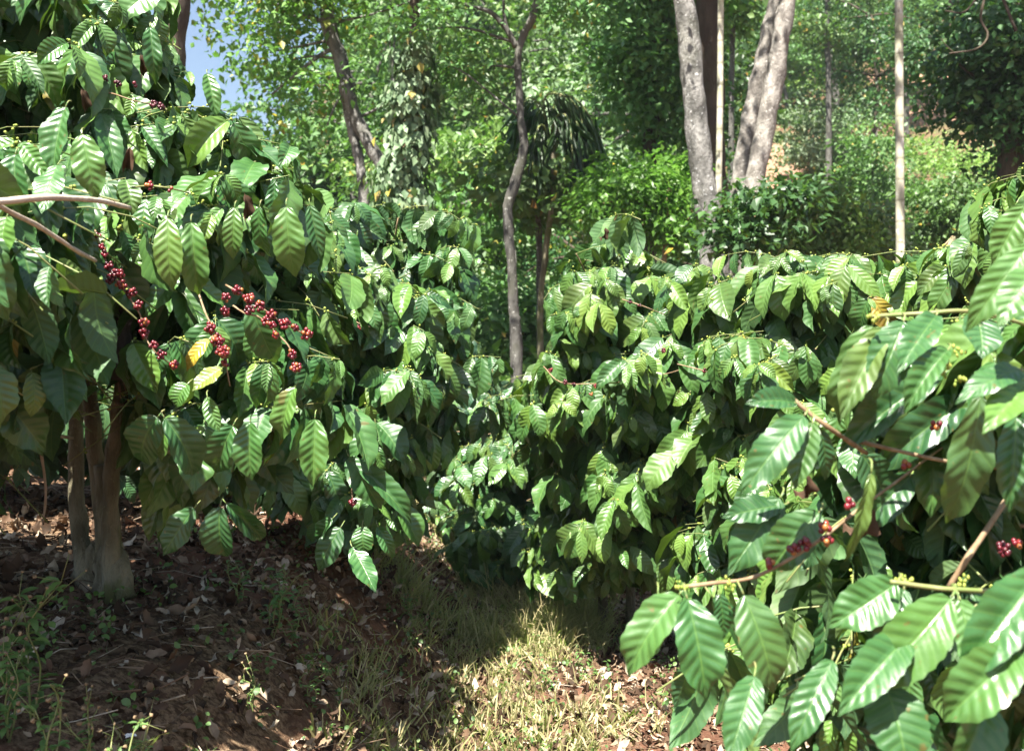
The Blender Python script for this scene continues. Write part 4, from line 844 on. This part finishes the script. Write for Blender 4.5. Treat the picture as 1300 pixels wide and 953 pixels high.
n2 = 1500; y = 2.6+rng.rand(n2)*5; x = y*rng.uniform(-.5, .3, n2); z = gz(x, y)+.012; ang = rng.rand(n2)*6.28
for q in range(n2):
    c = np.array([x[q], y[q], z[q]]); l = rng.uniform(.03, .14); dv = np.array([math.cos(ang[q]), math.sin(ang[q]), rng.normal()*.15])*l
    tube(a, [c-dv, c+rng.normal(size=3)*.01, c+dv], rng.uniform(.001, .003), .0012, n=4, sub=1, tint=(rng.uniform(.3, 1), 0, 0))
tag(a.build('fallen_leaves', [M['dry']]), 'brown fallen leaves and twigs littering the track and bank', 'leaf litter', kind='stuff')
# grass
BL = (np.array([[0, -.035, 0], [0, .035, 0], [.5, -.028, .02], [.5, .028, .02], [1, 0, -.10]]), None)
def blades(acc, rng, pos, d, L, tint, wid):
    n = len(pos); d = unit(d); s = unit(np.cross(d, rng.normal(size=(n, 3)))); dr = np.array([0, 0, -1.])
    b = rng.uniform(0, .5, n)[:, None]
    m = pos+d*L[:, None]*.55; t = pos+d*L[:, None]*.95+dr*L[:, None]*b
    V = np.stack([pos-s*wid[:, None], pos+s*wid[:, None], m+s*wid[:, None]*.8, m-s*wid[:, None]*.8, t], 1).reshape(-1, 3)
    i = np.arange(n)[:, None]*5; N0 = acc.N
    acc.add(V, i+np.array([[0, 1, 2, 3]]), None, np.repeat(tint, 5, 0)); acc.F.append((i+np.array([[3, 2, 4]])+N0, 0))
def tuft_field(name, label, nt_, per, xr, yr, L, mats, tf, dens=None):
    rng = np.random.RandomState(hash(name) % 1000 if False else len(name)*7+nt_ % 97)
    y = rng.uniform(*yr, nt_*3); x = rng.uniform(*xr, nt_*3)
    w = np.array([noise.noise(Vector((q*1.3, r*1.3, 5))) for q, r in zip(x, y)])+.25
    if dens is not None: w = w*0+dens(x, y)+w*.6
    k = np.argsort(-(w+rng.rand(len(w))*.5))[:nt_]; x = x[k]; y = y[k]; z = gz(x, y)
    ci = np.repeat(np.arange(nt_), per); n = len(ci)
    pos = np.stack([x, y, z], 1)[ci]+rng.normal(size=(n, 3))*np.array([.03, .03, 0])
    d = rng.normal(size=(n, 3))*np.array([.45, .45, .1])+np.array([0, 0, .8])
    a = Acc(); blades(a, rng, pos, d, rng.uniform(*L, n), np.stack([tf(rng, n), rng.rand(n)*.2, rng.rand(n)], 1), rng.uniform(.0015, .0042, n))
    return tag(a.build(name, mats), label, 'grass', kind='stuff')
tuft_field('grass', 'short dry and green grass on the sunlit track', 1100, 12, (-1.3, 1.3), (2.6, 8.5), (.03, .16), [M['grass']], lambda r, n: .25+.75*r.rand(n)**.7, dens=lambda x, y: 1.2-np.abs(x+.05)/.9)
tuft_field('dry_grass', 'tall straw coloured grass wisps at the end of the track', 260, 24, (-1.0, .5), (5.6, 8.5), (.12, .34), [M['grass']], lambda r, n: .6+.4*r.rand(n))
# small round-leaved ground herbs
n = 450; yy = rng.uniform(2.6, 8, n); xx = rng.uniform(-1.4, 1.0, n); zz = gz(xx, yy); a = Acc(); per = 8
ci = np.repeat(np.arange(n), per); N = len(ci); hh = rng.uniform(.02, .09, N)
pos = np.stack([xx, yy, zz], 1)[ci]+np.stack([rng.normal(size=N)*.025, rng.normal(size=N)*.025, hh], 1)
place(a, TPL_LO, rng, pos, rng.normal(size=(N, 3)), np.array([0, 0, 1.])+rng.normal(size=(N, 3))*.35, rng.uniform(.01, .028, N), np.stack([rng.rand(N), np.zeros(N), rng.rand(N)], 1), 0, 1.4)
tag(a.build('ground_herbs', [M['lf_mid']]), 'tiny green herbs growing low over the track', 'ground cover', kind='stuff')

# individual weeds at lower left
def weed(px, py, d, h, seed, label, lean=0, leafy=1., seeds=True, name='weed', flower=False):
    rng = np.random.RandomState(seed); b = P(px, py, d); b[2] = hz(b[0], b[1])+.0
    root = thing(name, b, label, 'weed', 'weeds at the foot of the bank')
    a = Acc(); lv = Acc()
    for k in range(3):
        dirv = np.array([rng.normal()*.18+lean, rng.normal()*.18, 1.]); hk = h*rng.uniform(.6, 1.05)
        pts = [b-np.array([0, 0, .03]), b+dirv*hk*.35+rng.normal(size=3)*.01, b+dirv*hk*.7+rng.normal(size=3)*.02, b+dirv*hk]
        tube(a, pts, .0028, .0012, n=5, sub=4); q = catmull(pts, 5)
        for p in q[2:]:
            for _ in range(2):
                if rng.rand() < leafy:
                    az = rng.rand()*6.28; o = np.array([math.cos(az), math.sin(az), rng.uniform(-.1, .6)])
                    place(lv, TPL_LO, rng, [p], [o], [[0, -.2, 1]], rng.uniform(.2, .45)*h*.36, (rng.uniform(.3, 1), 0, .5), 0, .8)
        for _ in range(4):
            e = q[-1]+rng.normal(size=3)*h*.1; s0 = q[-rng.randint(1, 5)]; tube(a, [s0, (s0+e)/2, e], .001, .0007, n=4, sub=1)
            if seeds:
                sd = Acc(); V, Fc = ICO2; s = rng.uniform(.0022, .0048); sd.add(V*s*(1+.35*rng.normal(size=(len(V), 1)))+e, Fc); sd.build('seed_head', [M['seed']], root, b)
    a.build('stalk', [M['shoot']], root, b)
    if lv.N: lv.build('foliage', [M['lf_mid']], root, b)
    if flower:
        fl = Acc(); c = b+np.array([0, 0, h])
        for k in range(6):
            az = k*1.05; place(fl, TPL_LO, rng, [c], [[math.cos(az), math.sin(az), .2]], [[0, -.3, 1]], .014, (.5, 0, .5), 0, 1.4)
        fl.build('flower', [M['petal']], root, b)
weed(40, 860, 2.6, .36, 51, 'tall leafy weed with dry seed heads at the left edge below the bush')
weed(10, 840, 2.5, .25, 52, 'leafy weed cut by the left edge, beside the tallest weed', leafy=1.)
weed(65, 900, 2.3, .22, 53, 'short weed with brown seed heads right of the tallest weed', leafy=.6)
weed(115, 900, 2.4, .17, 54, 'brown seeded weed below the forked trunk', leafy=.4)
weed(145, 905, 2.4, .18, 55, 'leaning brown seeded weed just right of the one below the trunk', lean=.3, leafy=.2)
weed(180, 880, 2.5, .12, 56, 'small green sprig by the lower edge with a white flower next to it', leafy=1., seeds=False)
weed(166, 880, 2.5, .09, 57, 'tiny weed with a single white flower near the lower edge', leafy=.3, seeds=False, flower=True, name='flowering_weed')
weed(305, 740, 3.9, .2, 58, 'thin upright weed on the bank under the hanging coffee leaves', leafy=.6, seeds=False)
weed(345, 790, 3.8, .3, 59, 'sprawling wiry weed on the bank, right of the thin upright one', lean=.35, leafy=.4, seeds=False)
weed(370, 800, 3.9, .22, 60, 'bushy green weed where the bank meets the track', leafy=1.)
weed(320, 860, 3.2, .14, 61, 'dry seeded weed in shade near the lower edge left of the track', leafy=.3)
weed(395, 850, 3.6, .13, 62, 'small green weed at the lower left rim of the sunlit track', leafy=.8)
weed(435, 740, 5.6, .3, 63, 'dry upright weed at the shady left side of the track end', leafy=.3)
weed(520, 800, 5.2, .22, 64, 'dense green weed tuft on the left half of the sunlit track', leafy=1.)
weed(695, 830, 4.9, .14, 65, 'dark green weed tuft on the right side of the track', leafy=1., seeds=False)
weed(735, 800, 5.0, .2, 66, 'spindly weed at the shady right rim of the track', leafy=.4, seeds=False)

# thin air
m, nt, out = newmat('haze'); pv = nt.nodes.new('ShaderNodeVolumePrincipled'); pv.inputs['Color'].default_value = (.86, .92, 1., 1); pv.inputs['Density'].default_value = .0006; pv.inputs['Anisotropy'].default_value = .2
nt.links.new(pv.outputs[0], out.inputs['Volume'])
x0, x1, y0, y1, z0, z1 = -155, 155, -45, 135, -4, 62
V = np.array([[x, y, z] for x in (x0, x1) for y in (y0, y1) for z in (z0, z1)], float)
a = Acc(); a.add(V, [[0, 1, 3, 2], [4, 6, 7, 5], [0, 4, 5, 1], [2, 3, 7, 6], [0, 2, 6, 4], [1, 5, 7, 3]])
hb = a.build('haze', [m], smooth=False); tag(hb, 'thin pale haze in the air over the wooded hillside', 'haze', kind='stuff')

# ---------------------------------------------------------------- light, sky, camera
SUN_AZ = R(-158)   # measured from +Y towards +X: behind the camera, to its left
SUN_EL = R(61)
sd_ = Vector((math.sin(SUN_AZ)*math.cos(SUN_EL), math.cos(SUN_AZ)*math.cos(SUN_EL), math.sin(SUN_EL)))
L = bpy.data.lights.new('sun', 'SUN'); L.energy = 5.0; L.angle = R(.5); L.color = (1, .95, .86)
lo = bpy.data.objects.new('sun', L); COL.objects.link(lo); lo.rotation_euler = sd_.to_track_quat('Z', 'Y').to_euler(); lo.location = (0, 0, 30)
w = bpy.data.worlds.new('World'); scene.world = w; w.use_nodes = True; nt = w.node_tree; nt.nodes.clear()
sky = nt.nodes.new('ShaderNodeTexSky'); sky.sky_type = 'NISHITA'; sky.sun_disc = False; sky.sun_elevation = SUN_EL; sky.sun_rotation = SUN_AZ % (2*math.pi); sky.air_density = 1.; sky.dust_density = 1.5; sky.ozone_density = 1.
bg = nt.nodes.new('ShaderNodeBackground'); bg.inputs[1].default_value = .05; ow = nt.nodes.new('ShaderNodeOutputWorld')
nt.links.new(sky.outputs[0], bg.inputs[0]); nt.links.new(bg.outputs[0], ow.inputs[0])
cam = bpy.data.cameras.new('camera'); co = bpy.data.objects.new('camera', cam); COL.objects.link(co)
co.location = (0, 0, CAMZ); co.rotation_euler = (R(90), 0, 0); cam.sensor_width = 36; cam.lens = 36*F/1300; cam.shift_y = -(476.5-HOR)/1300; cam.clip_end = 2000; cam.clip_start = .05
cam.dof.use_dof = True; cam.dof.focus_distance = 3.6; cam.dof.aperture_fstop = 5.6
scene.camera = co
vs = scene.view_settings; vs.view_transform = 'Standard'; vs.look = 'None'; vs.exposure = 2.0; vs.gamma = 1
scene.cycles.max_bounces = 6; scene.cycles.diffuse_bounces = 1; scene.cycles.transmission_bounces = 4; scene.cycles.glossy_bounces = 2
scene.cycles.use_denoising = True; scene.cycles.caustics_reflective = False; scene.cycles.caustics_refractive = False
